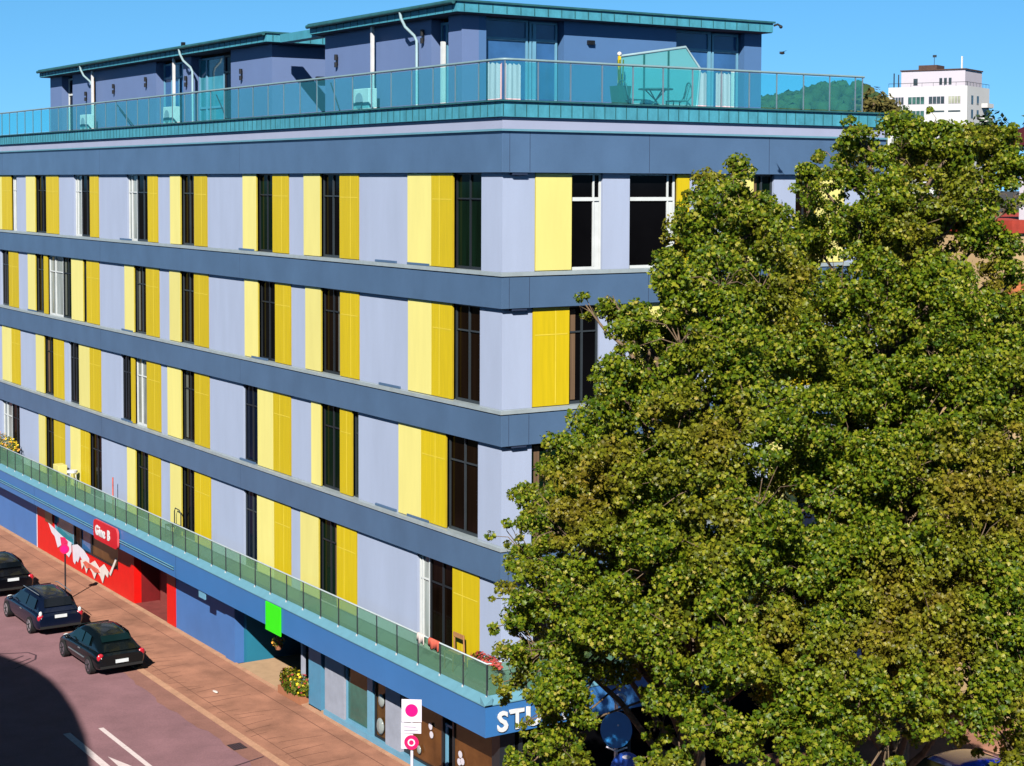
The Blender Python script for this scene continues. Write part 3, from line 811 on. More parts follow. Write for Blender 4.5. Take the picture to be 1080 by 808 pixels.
# ------------------------------------------------------------------ signs on the building
def text_mesh(s, size, depth, bold):
    c = bpy.data.curves.new('lettering', 'FONT')
    c.body = s; c.size = size; c.extrude = depth; c.offset = bold; c.resolution_u = 3
    o = bpy.data.objects.new('lettering', c); COL.objects.link(o)
    bpy.context.view_layer.update()
    me = bpy.data.meshes.new_from_object(o.evaluated_get(bpy.context.evaluated_depsgraph_get()))
    wd = max(v.co.x for v in me.vertices) if len(me.vertices) else 0
    bpy.data.objects.remove(o); bpy.data.curves.remove(c)
    return me, wd
def letters(root, s, start, along, up, nrm, size, depth, bold, m, gap, name='letter', condense=1.0):
    """one mesh per letter; start = baseline point, along = reading direction"""
    p = Vector(start); A = Vector(along); U = Vector(up); N = Vector(nrm)
    for ch in s:
        if ch == ' ': p += A*size*.35; continue
        me, wd = text_mesh(ch, size, depth, bold)
        me.name = name
        for v in me.vertices:
            q = p+A*v.co.x*condense+U*v.co.y+N*v.co.z; v.co = q
        me.materials.clear(); me.materials.append(MATS[m])
        o = bpy.data.objects.new(name, me); COL.objects.link(o); o.parent = root; o.matrix_parent_inverse = world_of(root).inverted()
        p += A*(wd*condense+gap)
t = thing('fascia_sign', (.5, -.52, 2.25), 'big white STUDIO lettering on the corner of the blue fascia, half hidden by leaves', 'sign')
letters(t, 'STUDIO', (-.44, -.55, 2.27), (1, 0, 0), (0, 0, 1), (0, -1, 0), .64, .02, .018, 'white_paint', .05)
t = thing('shop_sign', (-.8, 24.5, 2.5), 'red rounded sign panel with white lettering on the blue fascia above the red shop', 'sign')
g = MB(); prof = []
y0, y1, z0, z1, rr = 23.35, 25.8, 2.14, 2.86, .2
for cx, cz, a0 in ((y0+rr, z0+rr, 180), (y1-rr, z0+rr, 270), (y1-rr, z1-rr, 0), (y0+rr, z1-rr, 90)):
    for k in range(6): prof.append((cx+rr*math.cos(R(a0+k*18)), cz+rr*math.sin(R(a0+k*18))))
n = len(prof)
vs = [(-.86, y, z) for y, z in prof]+[(-.79, y, z) for y, z in prof]
g.add(vs, [tuple(range(n-1, -1, -1)), tuple(range(n, 2*n))]); g.add(vs, [(i, (i+1) % n, n+(i+1) % n, n+i) for i in range(n)], 1)
g.build('panel', ['sign_red', 'sign_red_edge'], t)
letters(t, 'Gina B', (-.865, 25.58, 2.34), (0, -1, 0), (0, 0, 1), (-1, 0, 0), .47, .01, .020, 'white_paint', .05)
t = tag(MB().box(-.79, -.752, 10.35, 11.36, 2.05, 2.88).build('green_sign', 'green_sign', bevel=.01), 'plain bright green square sign on the blue fascia over the entrance', 'sign')
t = tag(MB().box(-.70, -.66, 16.0, 16.5, 1.92, 2.16).build('small_sign', 'frame_blue'), 'small pale blue sign plate hanging under the fascia at the dark entrance', 'sign')

# ------------------------------------------------------------------ roof terrace things
for i, (y, lab) in enumerate(((30.7, 'white air conditioner box by the farthest pair of penthouse downpipes'), (22.1, 'white air conditioner box beside the middle penthouse post, left of the copper roof gap'), (8.1, 'white air conditioner box behind the glass railing, nearest the building corner'))):
    t = thing('air_conditioner', (PX-.3, y, PZ), lab, 'air conditioner', 'air conditioners on the roof terrace')
    box(PX-.48, PX-.22, y-.45, y+.45, PZ+.2, PZ+.85).build('casing', 'white_paint', t, bevel=.02)
    MB().disc((PX-.485, y+.1, PZ+.52), (-1, 0, 0), .22, .012, 20).build('fan_grille', 'pillar_grey', t)
    for s in (-.35, .35): box(PX-.46, PX-.24, y+s-.04, y+s+.04, PZ, PZ+.2).build('foot', 'pillar_grey', t)
for (y0, y1, lab) in ((25.0, 28.0, 'dark sloping stay leaning on the penthouse wall between the two far posts'), (17.0, 18.8, 'dark sloping stay behind the railing left of the roof gap'), (9.3, 10.6, 'dark sloping stay behind the railing nearest the corner')):
    tag(MB().tube([(PX-.12, y1, 17.75), (PX-.4, y0, PZ)], .022, 6).build('stay_rod', 'frame_dim'), lab, 'rod', 'sloping rods on the terrace')
# frosted glass wind screen
t = thing('glass_screen', (6.3, 2.2, PZ), 'cyan glass wind screen with a sloping corner on the roof terrace behind the table', 'screen')
YS = 2.2
def pane(poly):
    g = MB(); n = len(poly)
    vs = [(x, YS-.008, z) for x, z in poly]+[(x, YS+.008, z) for x, z in poly]
    g.add(vs, [tuple(range(n)), tuple(range(2*n-1, n-1, -1))]+[(i, n+i, n+(i+1) % n, (i+1) % n) for i in range(n)])
    g.build('glass_pane', 'screen_cyan', t)
pane([(5.0, PZ+.05), (5.72, PZ+.05), (5.72, 18.28), (5.0, 18.15)]); pane([(5.78, PZ+.05), (6.52, PZ+.05), (6.52, 18.42), (5.78, 18.29)]); pane([(6.58, PZ+.05), (7.45, PZ+.05), (7.58, 17.96), (7.12, 18.48), (6.58, 18.43)])
for x, zt in ((5.75, 18.3), (6.55, 18.44)): box(x-.025, x+.025, YS-.02, YS+.02, PZ, zt).build('post', 'chair_teal', t)
box(4.93, 4.99, YS-.03, YS+.03, PZ, 18.2).build('post', 'yellow_petal', t)
MB().tube([(4.96, YS, 18.18), (7.12, YS, 18.52), (7.62, YS, 17.98), (7.48, YS, PZ)], .035, 6).build('top_rail', 'pipe_pale', t)
MB().ball((4.96, YS, 18.24), .06).build('cap', 'white_paint', t)
# table and chairs
t = thing('patio_table', (5.6, 1.5, PZ), 'round teal bistro table in front of the cyan glass screen', 'table')
MB().disc((5.6, 1.5, PZ+.71), (0, 0, 1), .45, .03, 24).build('tabletop', 'chair_teal', t)
for a in (20, 110, 200, 290):
    c, s = math.cos(R(a)), math.sin(R(a))
    MB().tube([(5.6+.4*c, 1.5+.4*s, PZ), (5.6+.05*c, 1.5+.05*s, PZ+.38), (5.6-.3*c, 1.5-.3*s, PZ+.69)], .018, 6).build('leg', 'chair_teal', t)
def chair(x, y, rz, label):
    t = thing('patio_chair', (x, y, PZ), label, 'chair', 'chairs round the terrace table', rz)
    def P(a, b, c): return (x+a*math.cos(rz)-b*math.sin(rz), y+a*math.sin(rz)+b*math.cos(rz), PZ+c)
    def put(g, n): g.v = [P(*p) for p in g.v]; return g.build(n, 'chair_teal', t)
    # local axes: a = sideways, b = forwards, c = up
    put(MB().box(-.21, .21, -.2, .22, .42, .45), 'seat')
    g = MB(); pts = []
    for k in range(9):
        ang = math.pi*k/8; pts.append((-.19*math.cos(ang), -.24-.10, .58+.34*math.sin(ang)))
    g.tube([(-.19, -.2, .42)]+pts+[(.19, -.2, .42)], .02, 6)
    for k in (-.1, 0, .1): g.tube([(k, -.21, .45), (k, -.33, .86)], .012, 5)
    put(g, 'backrest')
    for a, b in ((-.19, -.18), (.19, -.18), (-.19, .2), (.19, .2)):
        put(MB().tube([(a, b, .43), (a*1.15, b*1.2, 0)], .016, 6), 'leg')
chair(5.0, 1.75, R(-80), 'teal patio chair left of the table, seen from the front')
chair(6.45, 1.7, R(80), 'teal patio chair with an arched back right of the table')
t = thing('tall_planter', (4.78, 1.9, PZ), 'tall dark teal planter at the left end of the glass screen', 'planter')
g = MB(); vs = []
for z, h in ((0, .13), (.78, .20)): vs += [(4.78-h, 1.9-h, PZ+z), (4.78+h, 1.9-h, PZ+z), (4.78+h, 1.9+h, PZ+z), (4.78-h, 1.9+h, PZ+z)]
g.add(vs, [(0, 3, 2, 1), (4, 5, 6, 7), (0, 1, 5, 4), (1, 2, 6, 5), (2, 3, 7, 6), (3, 0, 4, 7)])
g.build('pot', 'plant_pot', t)
g = MB()
for k in range(5): g.tube([(4.78+.05*math.cos(k*1.3), 1.9+.05*math.sin(k*1.3), PZ+.75), (4.78+.08*math.cos(k*1.3), 1.9+.08*math.sin(k*1.3), PZ+1.45)], .014, 5)
g.build('stem', 'shrub_leaf', t)
tag(MB().ball((3.95, .35, PZ+.09), .09).build('white_ball', 'white_paint'), 'small white ball lying on the terrace behind the railing', 'ball')

# ------------------------------------------------------------------ leaves (shared generator)
_LF = []
for k in range(11):
    a = math.pi*(-.5)+2*math.pi*k/11
    _LF.append(a)
_leaf2d = np.array([(0, -.42), (.16, -.30), (.46, -.24), (.30, -.02), (.50, .22), (.22, .24), (0, .58), (-.22, .24), (-.50, .22), (-.30, -.02), (-.46, -.24), (-.16, -.30)])
_leaf2d = np.hstack([_leaf2d, (-.22*np.abs(_leaf2d[:, :1])-.12*np.maximum(_leaf2d[:, 1:2], 0))])
_leaf = np.vstack([[[0, 0, .03]], _leaf2d])
_ltri = np.array([(0, i, i % 12+1) for i in range(1, 13)])
_small = np.array([(0, -.5, 0), (.28, 0, -.05), (0, .5, 0), (-.28, 0, -.05)])
_stri = np.array([(0, 1, 2), (0, 2, 3)])
def leaf_mesh(name, P, N, size, mats, parent, shape='palm', mi=None):
    n = len(P)
    N = N/np.linalg.norm(N, axis=1, keepdims=True)
    T = rng.normal(size=(n, 3)); T -= (T*N).sum(1, keepdims=True)*N
    T /= np.linalg.norm(T, axis=1, keepdims=True)
    Bt = np.cross(N, T)
    L, tri = (_leaf, _ltri) if shape == 'palm' else (_small, _stri)
    V = P[:, None, :]+size[:, None, None]*(L[None, :, 0:1]*T[:, None, :]+L[None, :, 1:2]*Bt[:, None, :]+L[None, :, 2:3]*N[:, None, :])
    V = V.reshape(-1, 3)
    F = (tri[None]+(np.arange(n)*len(L))[:, None, None]).reshape(-1)
    me = bpy.data.meshes.new(name)
    me.vertices.add(len(V)); me.vertices.foreach_set('co', V.astype(np.float32).ravel())
    nf = len(F)//3
    me.loops.add(len(F)); me.loops.foreach_set('vertex_index', F.astype(np.int32))
    me.polygons.add(nf)
    me.polygons.foreach_set('loop_start', np.arange(0, nf*3, 3, dtype=np.int32))
    me.polygons.foreach_set('loop_total', np.full(nf, 3, dtype=np.int32))
    if isinstance(mats, str): mats = [mats]
    for k in mats: me.materials.append(MATS[k])
    if mi is not None: me.polygons.foreach_set('material_index', np.repeat(mi, len(tri)).astype(np.int32))
    me.update(); me.validate()
    o = bpy.data.objects.new(name, me); COL.objects.link(o)
    if parent is not None: o.parent = parent; o.matrix_parent_inverse = world_of(parent).inverted()
    return o
def puff(c, r, n, sc=(1, 1, 1), up=.3):
    d = rng.normal(size=(n, 3)); d /= np.linalg.norm(d, axis=1, keepdims=True)
    rad = r*(.45+.55*rng.random((n, 1))**.5)
    return np.array(c)+d*rad*np.array(sc), d+np.array([0, 0, up])+.5*rng.normal(size=(n, 3))

# ------------------------------------------------------------------ the big street trees
LA = [(-2.39, -10.91, 15.02, 0.55), (-2.98, -11.18, 14.2, 0.67), (-1.98, -11.22, 14.22, 0.68), (-3.79, -11.29, 13.4, 0.56), (-3.57, -12.04, 13.31, 0.73), (-1.83, -11.38, 13.22, 0.72), (-4.16, -10.51, 12.58, 0.51), (-4.14, -11.72, 12.42, 0.7), (-3.7, -12.62, 12.21, 0.75), (-1.92, -11.98, 12.23, 0.71), (-4.63, -10.86, 11.49, 0.68), (-4.44, -12.19, 11.31, 0.75), (-3.93, -13.13, 11.16, 0.77), (-5.01, -10.09, 10.27, 0.63), (-5.17, -11.78, 10.34, 0.75), (-4.97, -13.1, 10.29, 0.78), (-4.11, -13.68, 10.08, 0.78), (-5.41, -9.9, 9.19, 0.6), (-5.6, -11.57, 9.21, 0.75), (-5.44, -12.87, 9.14, 0.78), (-5.18, -12.5, 8.22, 0.59), (-4.91, -13.81, 9.11, 0.77), (-5.8, -10.31, 8.22, 0.62), (-5.87, -12.05, 8.21, 0.68), (-5.65, -13.39, 8.07, 0.74), (-5.11, -14.34, 8.05, 0.76), (-5.98, -10.25, 7.13, 0.62), (-6.08, -11.39, 7.01, 0.6), (-5.44, -13.59, 7.03, 0.54), (-5.18, -14.37, 6.87, 0.67), (-2.5, -12.86, 11.18, 0.69), (-3.21, -13.73, 8.96, 0.74), (-4.25, -10.07, 12.94, 0.26), (-5.66, -9.65, 8.63, 0.48), (-6.06, -9.94, 7.46, 0.47), (-6.12, -9.96, 6.65, 0.41), (-5.68, -10.91, 7.32, 0.52), (-5.48, -11.29, 7.15, 0.43), (-5.08, -11.55, 7.17, 0.4), (-4.9, -12.16, 6.92, 0.39), (-5.97, -11.49, 6.56, 0.42), (-5.22, -12.58, 6.42, 0.29), (-5.76, -10.22, 6.12, 0.44), (-5.88, -10.99, 5.9, 0.55), (-6.02, -10.33, 5.42, 0.4), (-5.47, -13.64, 6.04, 0.54), (-5.17, -11.22, 9.64, 0.61), (-5.72, -11.23, 7.63, 0.55), (-1.74, -12.84, 9.87, 0.62), (-3.46, -13.65, 7.64, 0.65), (-5.23, -12.6, 6.01, 0.29)]
LB = [(2.04, -11.35, 15.82, 0.45), (2.66, -11.75, 15.77, 0.48), (3.32, -11.84, 15.53, 0.52), (0.88, -10.6, 15.69, 0.45), (0.75, -10.55, 15.14, 0.55), (1.52, -11.03, 15.49, 0.65), (2.36, -11.57, 15.56, 0.65), (3.42, -11.69, 15.15, 0.73), (0.51, -11.06, 14.12, 0.68), (0.78, -11.82, 14.25, 0.83), (1.6, -12.34, 14.34, 0.83), (2.37, -12.27, 13.96, 0.61), (-0.18, -11.27, 13.08, 0.67), (0.15, -12.09, 12.87, 0.82), (0.67, -13.01, 12.99, 0.84), (1.33, -13.47, 12.63, 0.68), (-0.64, -11.65, 11.72, 0.74), (-0.68, -12.83, 11.52, 0.82), (-0.12, -13.77, 11.74, 0.86), (0.78, -14.37, 11.51, 0.86), (-1.24, -12.53, 10.41, 0.79), (-1.11, -13.81, 10.34, 0.84), (-0.6, -14.73, 10.51, 0.82), (0.61, -14.94, 10.28, 0.84), (-1.84, -13.4, 9.35, 0.76), (-1.82, -14.62, 9.19, 0.81), (-0.95, -15.17, 9.26, 0.81), (0.24, -15.38, 8.86, 0.82), (-3.55, -14.16, 8.06, 0.69), (-2.82, -14.62, 8.36, 0.75), (-2.41, -15.49, 8.13, 0.74), (-1.63, -15.99, 8.28, 0.78), (-4.37, -14.87, 7.29, 0.69), (-3.62, -15.36, 7.29, 0.76), (-2.8, -15.89, 7.25, 0.64), (-1.98, -16.41, 7.34, 0.69), (-0.53, -16.14, 7.79, 0.79), (-4.39, -15.49, 6.56, 0.65), (-3.71, -15.94, 6.45, 0.49), (-1.54, -16.76, 6.29, 0.58), (3.21, -13.49, 12.68, 0.63), (3.1, -12.35, 14.59, 0.44), (2.69, -12.87, 13.42, 0.47), (1.54, -13.63, 12.08, 0.55), (2.12, -14.05, 11.47, 0.81), (-0.32, -16.36, 6.2, 0.79), (0.98, -15.23, 9.36, 0.84)]
def street_tree(base, lobes, top, label, seed):
    global rng
    rng = np.random.default_rng(seed)
    rnd = random.Random(seed)
    bx, by = base
    t = thing('street_tree', (bx, by, 0), label, 'tree', 'broad-leaved street trees')
    ax = lambda z: Vector((bx+.25*math.sin(z*.5), by+.2*math.sin(z*.43+1), z))
    g = MB()
    g.tube([ax(z)-Vector((0, 0, .1)) for z in np.linspace(0, top-1.0, 16)], .34, 12, r1=.05)
    g.build('trunk', 'bark', t)
    P, N, SZ = [], [], []
    lim = MB()
    full = []
    dv = np.array([.544, .839, 0])
    for (x, y, z, r) in lobes:
        full.append((x, y, z, r, 1.0))
    for (x, y, z, r) in lobes:          # the far side of the crown
        if z < 7.3 and x < -4: continue
        v = np.array([bx-x, by-y]); 
        s = 2.2+rnd.random()*1.6
        full.append((x+dv[0]*s+rnd.uniform(-.4, .4), y+dv[1]*s+rnd.uniform(-.4, .4), z-.25, r*1.1, .6))
    for (x, y, z, r, dens) in full:
        c = np.array([x, y, z])
        zs = max(3.2, min(top-1.6, z-1.2-.5*math.hypot(x-bx, y-by)))
        if z < 7.4: zs = z+1.0        # low boughs hang down from above
        a = ax(zs); b = Vector((x, y, z))
        m1 = a.lerp(b, .45)+Vector((rnd.uniform(-.25, .25), rnd.uniform(-.25, .25), .25))
        m2 = a.lerp(b, .78)+Vector((rnd.uniform(-.15, .15), rnd.uniform(-.15, .15), .15))
        r0 = .07 if z >= 7.4 else .024
        lim.tube([a, a.lerp(m1, .5)+Vector((rnd.uniform(-.12, .12), rnd.uniform(-.12, .12), -.08)), m1, m1.lerp(m2, .5)+Vector((rnd.uniform(-.1, .1), rnd.uniform(-.1, .1), .05)), m2, b], r0, 6, r1=.014)
        ns = int(20*dens*(r/.75)**2)+4
        for k in range(ns):
            d = rng.normal(size=3); d /= np.linalg.norm(d); d[2] = d[2]*.95+.08
            if rng.random() < .22:           # single sprigs that stick out of the mass
                cc = c+d*r*rng.uniform(.90, 1.14); rr = r*rng.uniform(.13, .199)
            else:
                cc = c+d*r*rng.uniform(.35, .92); rr = r*rng.uniform(.205, .42)
            if k % 4 == 0 or rr < r*.2: lim.tube([b.lerp(m2, rnd.random()*.8), Vector(cc).lerp(b, .5)+Vector((rnd.uniform(-.12, .12), rnd.uniform(-.12, .12), .08)), cc], .012, 4, r1=.004)
            n = int(rng.uniform(230, 400)*(rr/.3)**1.75)+10
            q = rng.normal(size=(n, 3)); q /= np.linalg.norm(q, axis=1, keepdims=True)
            rad = rr*(.30+.80*rng.random((n, 1))**.6)
            pp = cc+q*rad*np.array([1.05, 1.05, .85])
            nn = q*.55+np.array([-.16, -.18, .30])+.58*rng.normal(size=(n, 3))
            P.append(pp); N.append(nn); SZ.append(rng.uniform(.036, .086, n)*(1.0+.35*(rng.random(n) < .12)))
    lim.build('limb', 'bark', t)
    o = leaf_mesh('crown', np.vstack(P), np.vstack(N), np.concatenate(SZ), 'tree_leaf', t)
    print('leaves', sum(len(p) for p in P))
street_tree((-3.0, -10.6), LA, 14.9, 'tall leafy street tree nearest the building corner, its left edge over the facade', 3)
street_tree((1.3, -11.2), LB, 15.7, 'wide leafy street tree at the right edge, its top reaching below the white tower', 4)

# ------------------------------------------------------------------ street signs
t = thing('parking_sign', (-2.42, .0, 0), 'white double sign plate with magenta discs on a pale post by the kerb', 'sign')
def on(u, v): return None
PXs, PYs = -2.42, -.05
nv = Vector((-.62, -.785, 0)).normalized(); uv = Vector((nv.y*-1, nv.x, 0))   # plate faces the viewer side of the street
uv = Vector((.785, -.62, 0))
def plate(u0, u1, z0, z1, n0, n1, m, name, par=None, bev=.004):
    g = MB(); vs = []
    for z in (z0, z1):
        for (u, n) in ((u0, n0), (u1, n0), (u1, n1), (u0, n1)):
            p = Vector((PXs, PYs, z))+uv*u+nv*n; vs.append(p)
    g.add(vs, [(0, 1, 2, 3), (7, 6, 5, 4), (0, 4, 5, 1), (1, 5, 6, 2), (2, 6, 7, 3), (3, 7, 4, 0)])
    return g.build(name, m, par or t, bevel=bev)
MB().tube([(PXs, PYs, -.01), (PXs, PYs, 3.2)], .035, 10).build('post', 'white_plate', t)
p1 = plate(-.23, .23, 2.72, 3.24, .04, .055, 'white_plate', 'plate')
p2 = plate(-.24, .22, 2.46, 2.70, .04, .055, 'white_plate', 'plate')
p3 = plate(-.24, -.02, 2.10, 2.45, .04, .052, 'white_plate', 'plate')
q = Vector((PXs, PYs, 2.99))+nv*.06+uv*.0
MB().disc(q, nv, .145, .008, 28).build('disc', 'magenta', p1)
for k in range(2):
    plate(-.17, .10+.05*k, 2.60-k*.08, 2.615-k*.08, .0555, .0575, 'ink', 'text_line', p2, 0)
q = Vector((PXs, PYs, 2.26))+nv*.075+uv*.0
dd = MB().disc(q, nv, .165, .012, 28).build('disc', 'pink_red', t)
MB().disc(q+nv*.007, nv, .085, .004, 20).build('emblem', 'white_plate', dd)
MB().disc(q+nv*.010, nv, .055, .004, 20).build('emblem', 'pink_red', dd)

t = thing('no_stopping_sign', (-1.92, 25.74, 0), 'slim dark post with a round pink sign in front of the red shop', 'sign')
MB().tube([(-1.92, 25.74, 0), (-1.92, 25.74, 2.05)], .03, 8).build('post', 'frame_dark', t)
dd = MB().disc((-1.95, 25.70, 1.88), (-.55, -.83, 0), .17, .02, 24).build('disc', 'pink_red', t)
MB().disc((-1.956, 25.69, 1.88), (-.55, -.83, 0), .11, .02, 20).build('emblem', 'magenta', dd)

t = thing('direction_sign', (-.4, -5.1, 0), 'round blue sign pair on a post at the corner in front of the tree', 'sign')
n2 = Vector((-.54, -.84, .05)).normalized()
cc = Vector((-.42, -5.12, 3.57))
MB().tube([(-.38, -5.06, 0), (-.38, -5.06, 4.1)], .04, 8).build('post', 'steel', t)
d1 = MB().disc(cc, n2, .33, .02, 32, ry=.38).build('sign_disc', 'sign_blue', t)
g = MB(); g.disc(cc+n2*.012+Vector((.03, -.02, .1)), n2, .022, .004, 8); g.disc(cc+n2*.012+Vector((.06, -.04, -.16)), n2, .016, .004, 8)
g.build('bolt', 'white_paint', d1)
cc2 = Vector((-.26, -5.26, 2.75))
d2 = MB().disc(cc2, n2, .33, .02, 32, ry=.36).build('sign_disc', 'sign_royal', t)
MB().disc(cc2+n2*.012+Vector((0, 0, .26)), n2, .09, .004, 16, ry=.04).build('emblem', 'white_plate', d2)
g = MB(); g.tube([(-.6, -5.02, 3.22), (-.42, -5.13, 3.12), (-.22, -5.24, 3.2)], .02, 6); g.build('bracket', 'white_plate', t)
g = MB(); rgp = [(-.34+.09*math.cos(k*.6283), -5.14-.06*math.cos(k*.6283), 4.2+.11*math.sin(k*.6283)) for k in range(11)]
g.tube(rgp, .03, 6); g.build('top_ring', 'white_plate', t)

# drain grate
g = MB(); g.box(-3.35, -2.97, 7.75, 8.25, -.02, -.003)
gr = g.build('drain_grate', 'grate'); tag(gr, 'dark rectangular drain grate in the gutter beside the kerb', 'drain')
g = MB()
for k in range(5): g.box(-3.31+k*.07, -3.28+k*.07, 7.8, 8.2, -.003, .001)
g.build('bar', 'dark_mauve', gr)
tag(MB().ball((-1.75, 12.75, .03), .06, sc=(1.0, 2.6, .35)).build('paper_scrap', 'towel_white'), 'small pale scrap of litter lying on the pavement near the entrance', 'litter')

# ------------------------------------------------------------------ cars
def car(loc, rz, label, body, glass, Lc, Wc, Hc, kind='hatch', rim='rim', lights=('tail_red',), plate_text=None):
    """front along +y in local axes"""
    t = thing('parked_car', loc, label, 'car', 'dark cars parked along the kerb', rz)
    cz, sz = math.cos(rz), math.sin(rz)
    def put(g, n, m, par=None, **k):
        g.v = [(loc[0]+p[0]*cz-p[1]*sz, loc[1]+p[0]*sz+p[1]*cz, loc[2]+p[2]) for p in g.v]
        return g.build(n, m, par or t, **k)
    hl, hw = Lc/2, Wc/2
    def loft(st, m=8):
        """st: (y, half width low, half width mid, half width top, z0, zmid, z1)"""
        g = MB(); vs = []; per = 10
        for (y, wl, wm, wt, z0, zm, z1) in st:
            half = [(wl*.9, z0), (wl, z0+.05), (wm, zm), (wt+.02, z1-.06), (wt-.07, z1)]
            vs += [(a, y, z) for a, z in half]+[(-a, y, z) for a, z in half[::-1]]
        fs = []
        for i in range(len(st)-1):
            for k in range(per): fs.append((i*per+k, i*per+(k+1) % per, (i+1)*per+(k+1) % per, (i+1)*per+k))
        g.add(vs, [f[::-1] for f in fs], 0, True)
        g.add(vs, [tuple(range(per)), tuple(range((len(st)-1)*per, len(st)*per))[::-1]], 0, True)
        return g
    zb, zs = .18, Hc*.63
    rear = -hl
    st = [(rear, hw*.80, hw*.86, hw*.78, .30, .45, zs*.86), (rear+.10, hw*.92, hw*.97, hw*.88, zb, .5, zs*.99), (rear+.5, hw*.97, hw, hw*.92, zb, .5, zs*1.02),
          (-.3, hw*.97, hw, hw*.93, zb, .5, zs), (hl*.45, hw*.97, hw, hw*.92, zb, .5, zs*.96), (hl*.80, hw*.94, hw*.97, hw*.86, zb, .48, zs*.86), (hl*.96, hw*.86, hw*.90, hw*.72, .24, .45, zs*.74), (hl, hw*.7, hw*.76, hw*.6, .3, .42, zs*.62)]
    bo = put(loft(st), 'body', body, sub=2)
    # greenhouse
    if kind == 'wagon': gh = [(rear+.12, .80, .0), (rear+.45, .84, .94), (-.1, .90, 1.0), (hl*.12, .90, .97), (hl*.50, .86, .0)]
    else: gh = [(rear+.10, .80, .0), (rear+.78, .84, .86), (-.10, .88, 1.0), (hl*.16, .88, .95), (hl*.55, .86, .0)]
    zr = Hc
    g = MB(); vs = []
    for (y, wf, hh) in gh:
        zt = zs*.98+(zr-zs*.98)*hh; wt = hw*wf*(1-.26*hh)
        vs += [(hw*wf, y, zs*.95), (wt, y, zt), (wt*.55, y, zt+.03*hh), (-wt*.55, y, zt+.03*hh), (-wt, y, zt), (-hw*wf, y, zs*.95)]
    fs = []
    for i in range(len(gh)-1):
        for k in range(5): fs.append((i*6+k, (i+1)*6+k, (i+1)*6+k+1, i*6+k+1))
    g.add(vs, fs, 0, True)
    put(g, 'cabin', body, bo, sub=2)
    def P(i, side, h):      # point on the greenhouse side
        y, wf, hh = gh[i]; zt = zs*.98+(zr-zs*.98)*hh; wt = hw*wf*(1-.26*hh)
        return Vector((side*(hw*wf+(wt-hw*wf)*h), y, zs*.98+(zt-zs*.98)*h))
    def quad(a, b, c, d, n, off):
        g = MB(); o = Vector(off); A = [a+o, b+o, c+o, d+o]; nn = (b-a).cross(d-a).normalized()*.012
        g.add(A+[p-nn for p in A], [(0, 1, 2, 3), (7, 6, 5, 4), (0, 4, 5, 1), (1, 5, 6, 2), (2, 6, 7, 3), (3, 7, 4, 0)])
        return put(g, n, glass)
    for s in (-1, 1):
        ya, yb, yc = gh[1][0], (gh[1][0]+gh[3][0])/2, gh[3][0]
        def SP(y, h):
            k = 1 if y < gh[2][0] else 2
            f = (y-gh[k][0])/(gh[k+1][0]-gh[k][0]); return P(k, s, h).lerp(P(k+1, s, h), f)
        off = (s*.03, 0, .0)
        quad(SP(ya+.12, .12), SP(yb-.04, .12), SP(yb-.04, .82), SP(ya+.16, .82), 'side_window', off)
        quad(SP(yb+.04, .12), SP(yc-.02, .12)+Vector((0, .28, 0)), SP(yc-.02, .80), SP(yb+.04, .82), 'side_window', off)
    def between(i, j, f, h, s): a = P(i, s, 1 if gh[i][2] else 0); b = P(j, s, 1); return a.lerp(b, f)
    for i, j, n, o in ((0, 1, 'rear_window', (0, -.035, .035)), (4, 3, 'windscreen', (0, .035, .03))):
        f0 = .50 if n == 'rear_window' and kind != 'wagon' else .30
        a, b = between(i, j, f0, 1, -1)*1, between(i, j, f0, 1, 1)*1
        c, d = between(i, j, .84, 1, 1), between(i, j, .84, 1, -1)
        for p in (a, b, c, d): p.x *= .80
        quad(a, b, c, d, n, o)
    wr = .30*Hc/1.35
    for yy in (rear+.72*Lc/3.9, hl-.72*Lc/3.9):
        for s in (-1, 1):
            x = s*(hw-.07)
            wl = put(MB().disc((x, yy, wr), (s, 0, 0), wr, .17, 24), 'wheel', 'tyre')
            put(MB().disc((x+s*.085, yy, wr), (s, 0, 0), wr*.68, .02, 20), 'rim', rim, wl)
            g = MB()
            for k in range(5):
                aa = k*1.2566; g.tube([(x+s*.098, yy, wr), (x+s*.098, yy+wr*.6*math.cos(aa), wr+wr*.6*math.sin(aa))], .018, 4)
            put(g, 'spokes', 'tyre', wl)
    for s in (-1, 1):
        g = MB(); g.ball((s*hw*.80, rear+.07, zs*.80), .13, sc=(.9, .42, .95)); put(g, 'tail_light', lights[0])
        if len(lights) > 1:
            g = MB(); g.ball((s*hw*.80, rear+.06, zs*.97), .10, sc=(.6, .45, .9)); put(g, 'reverse_light', lights[1])
        g = MB(); g.ball((s*hw*.62, hl-.16, zs*.68), .12, sc=(1, .5, .6)); put(g, 'headlight', 'lamp_white')
        g = MB(); g.ball((s*(hw+.06), hl*.28, zs*1.04), .085, sc=(1, .6, .75)); put(g, 'mirror', body)
        g = MB(); g.box(s*hw*.985, s*(hw+.012), -.42, -.26, zs*.82, zs*.85); put(g, 'door_handle', 'steel')
        if kind != 'wagon':
            g = MB(); g.box(s*hw*.99, s*(hw+.015), -.75, .6, zs*.55, zs*.59); put(g, 'trim_strip', 'steel')
    z = zs*.60 if kind == 'hatch' else zs*.82
    put(MB().box(-.20, .20, rear-.035, rear-.0, z-.05, z+.05), 'number_plate', 'lamp_white')
    put(MB().box(-hw*.82, hw*.82, rear-.03, rear+.06, .27, .34), 'bumper_strip', 'tyre')
    if kind == 'wagon':
        for s in (-1, 1): put(MB().tube([(s*hw*.66, rear+.6, Hc+.035), (s*hw*.70, 0, Hc+.05), (s*hw*.66, hl*.1, Hc+.02)], .014, 5), 'roof_rail', 'steel')
    return t
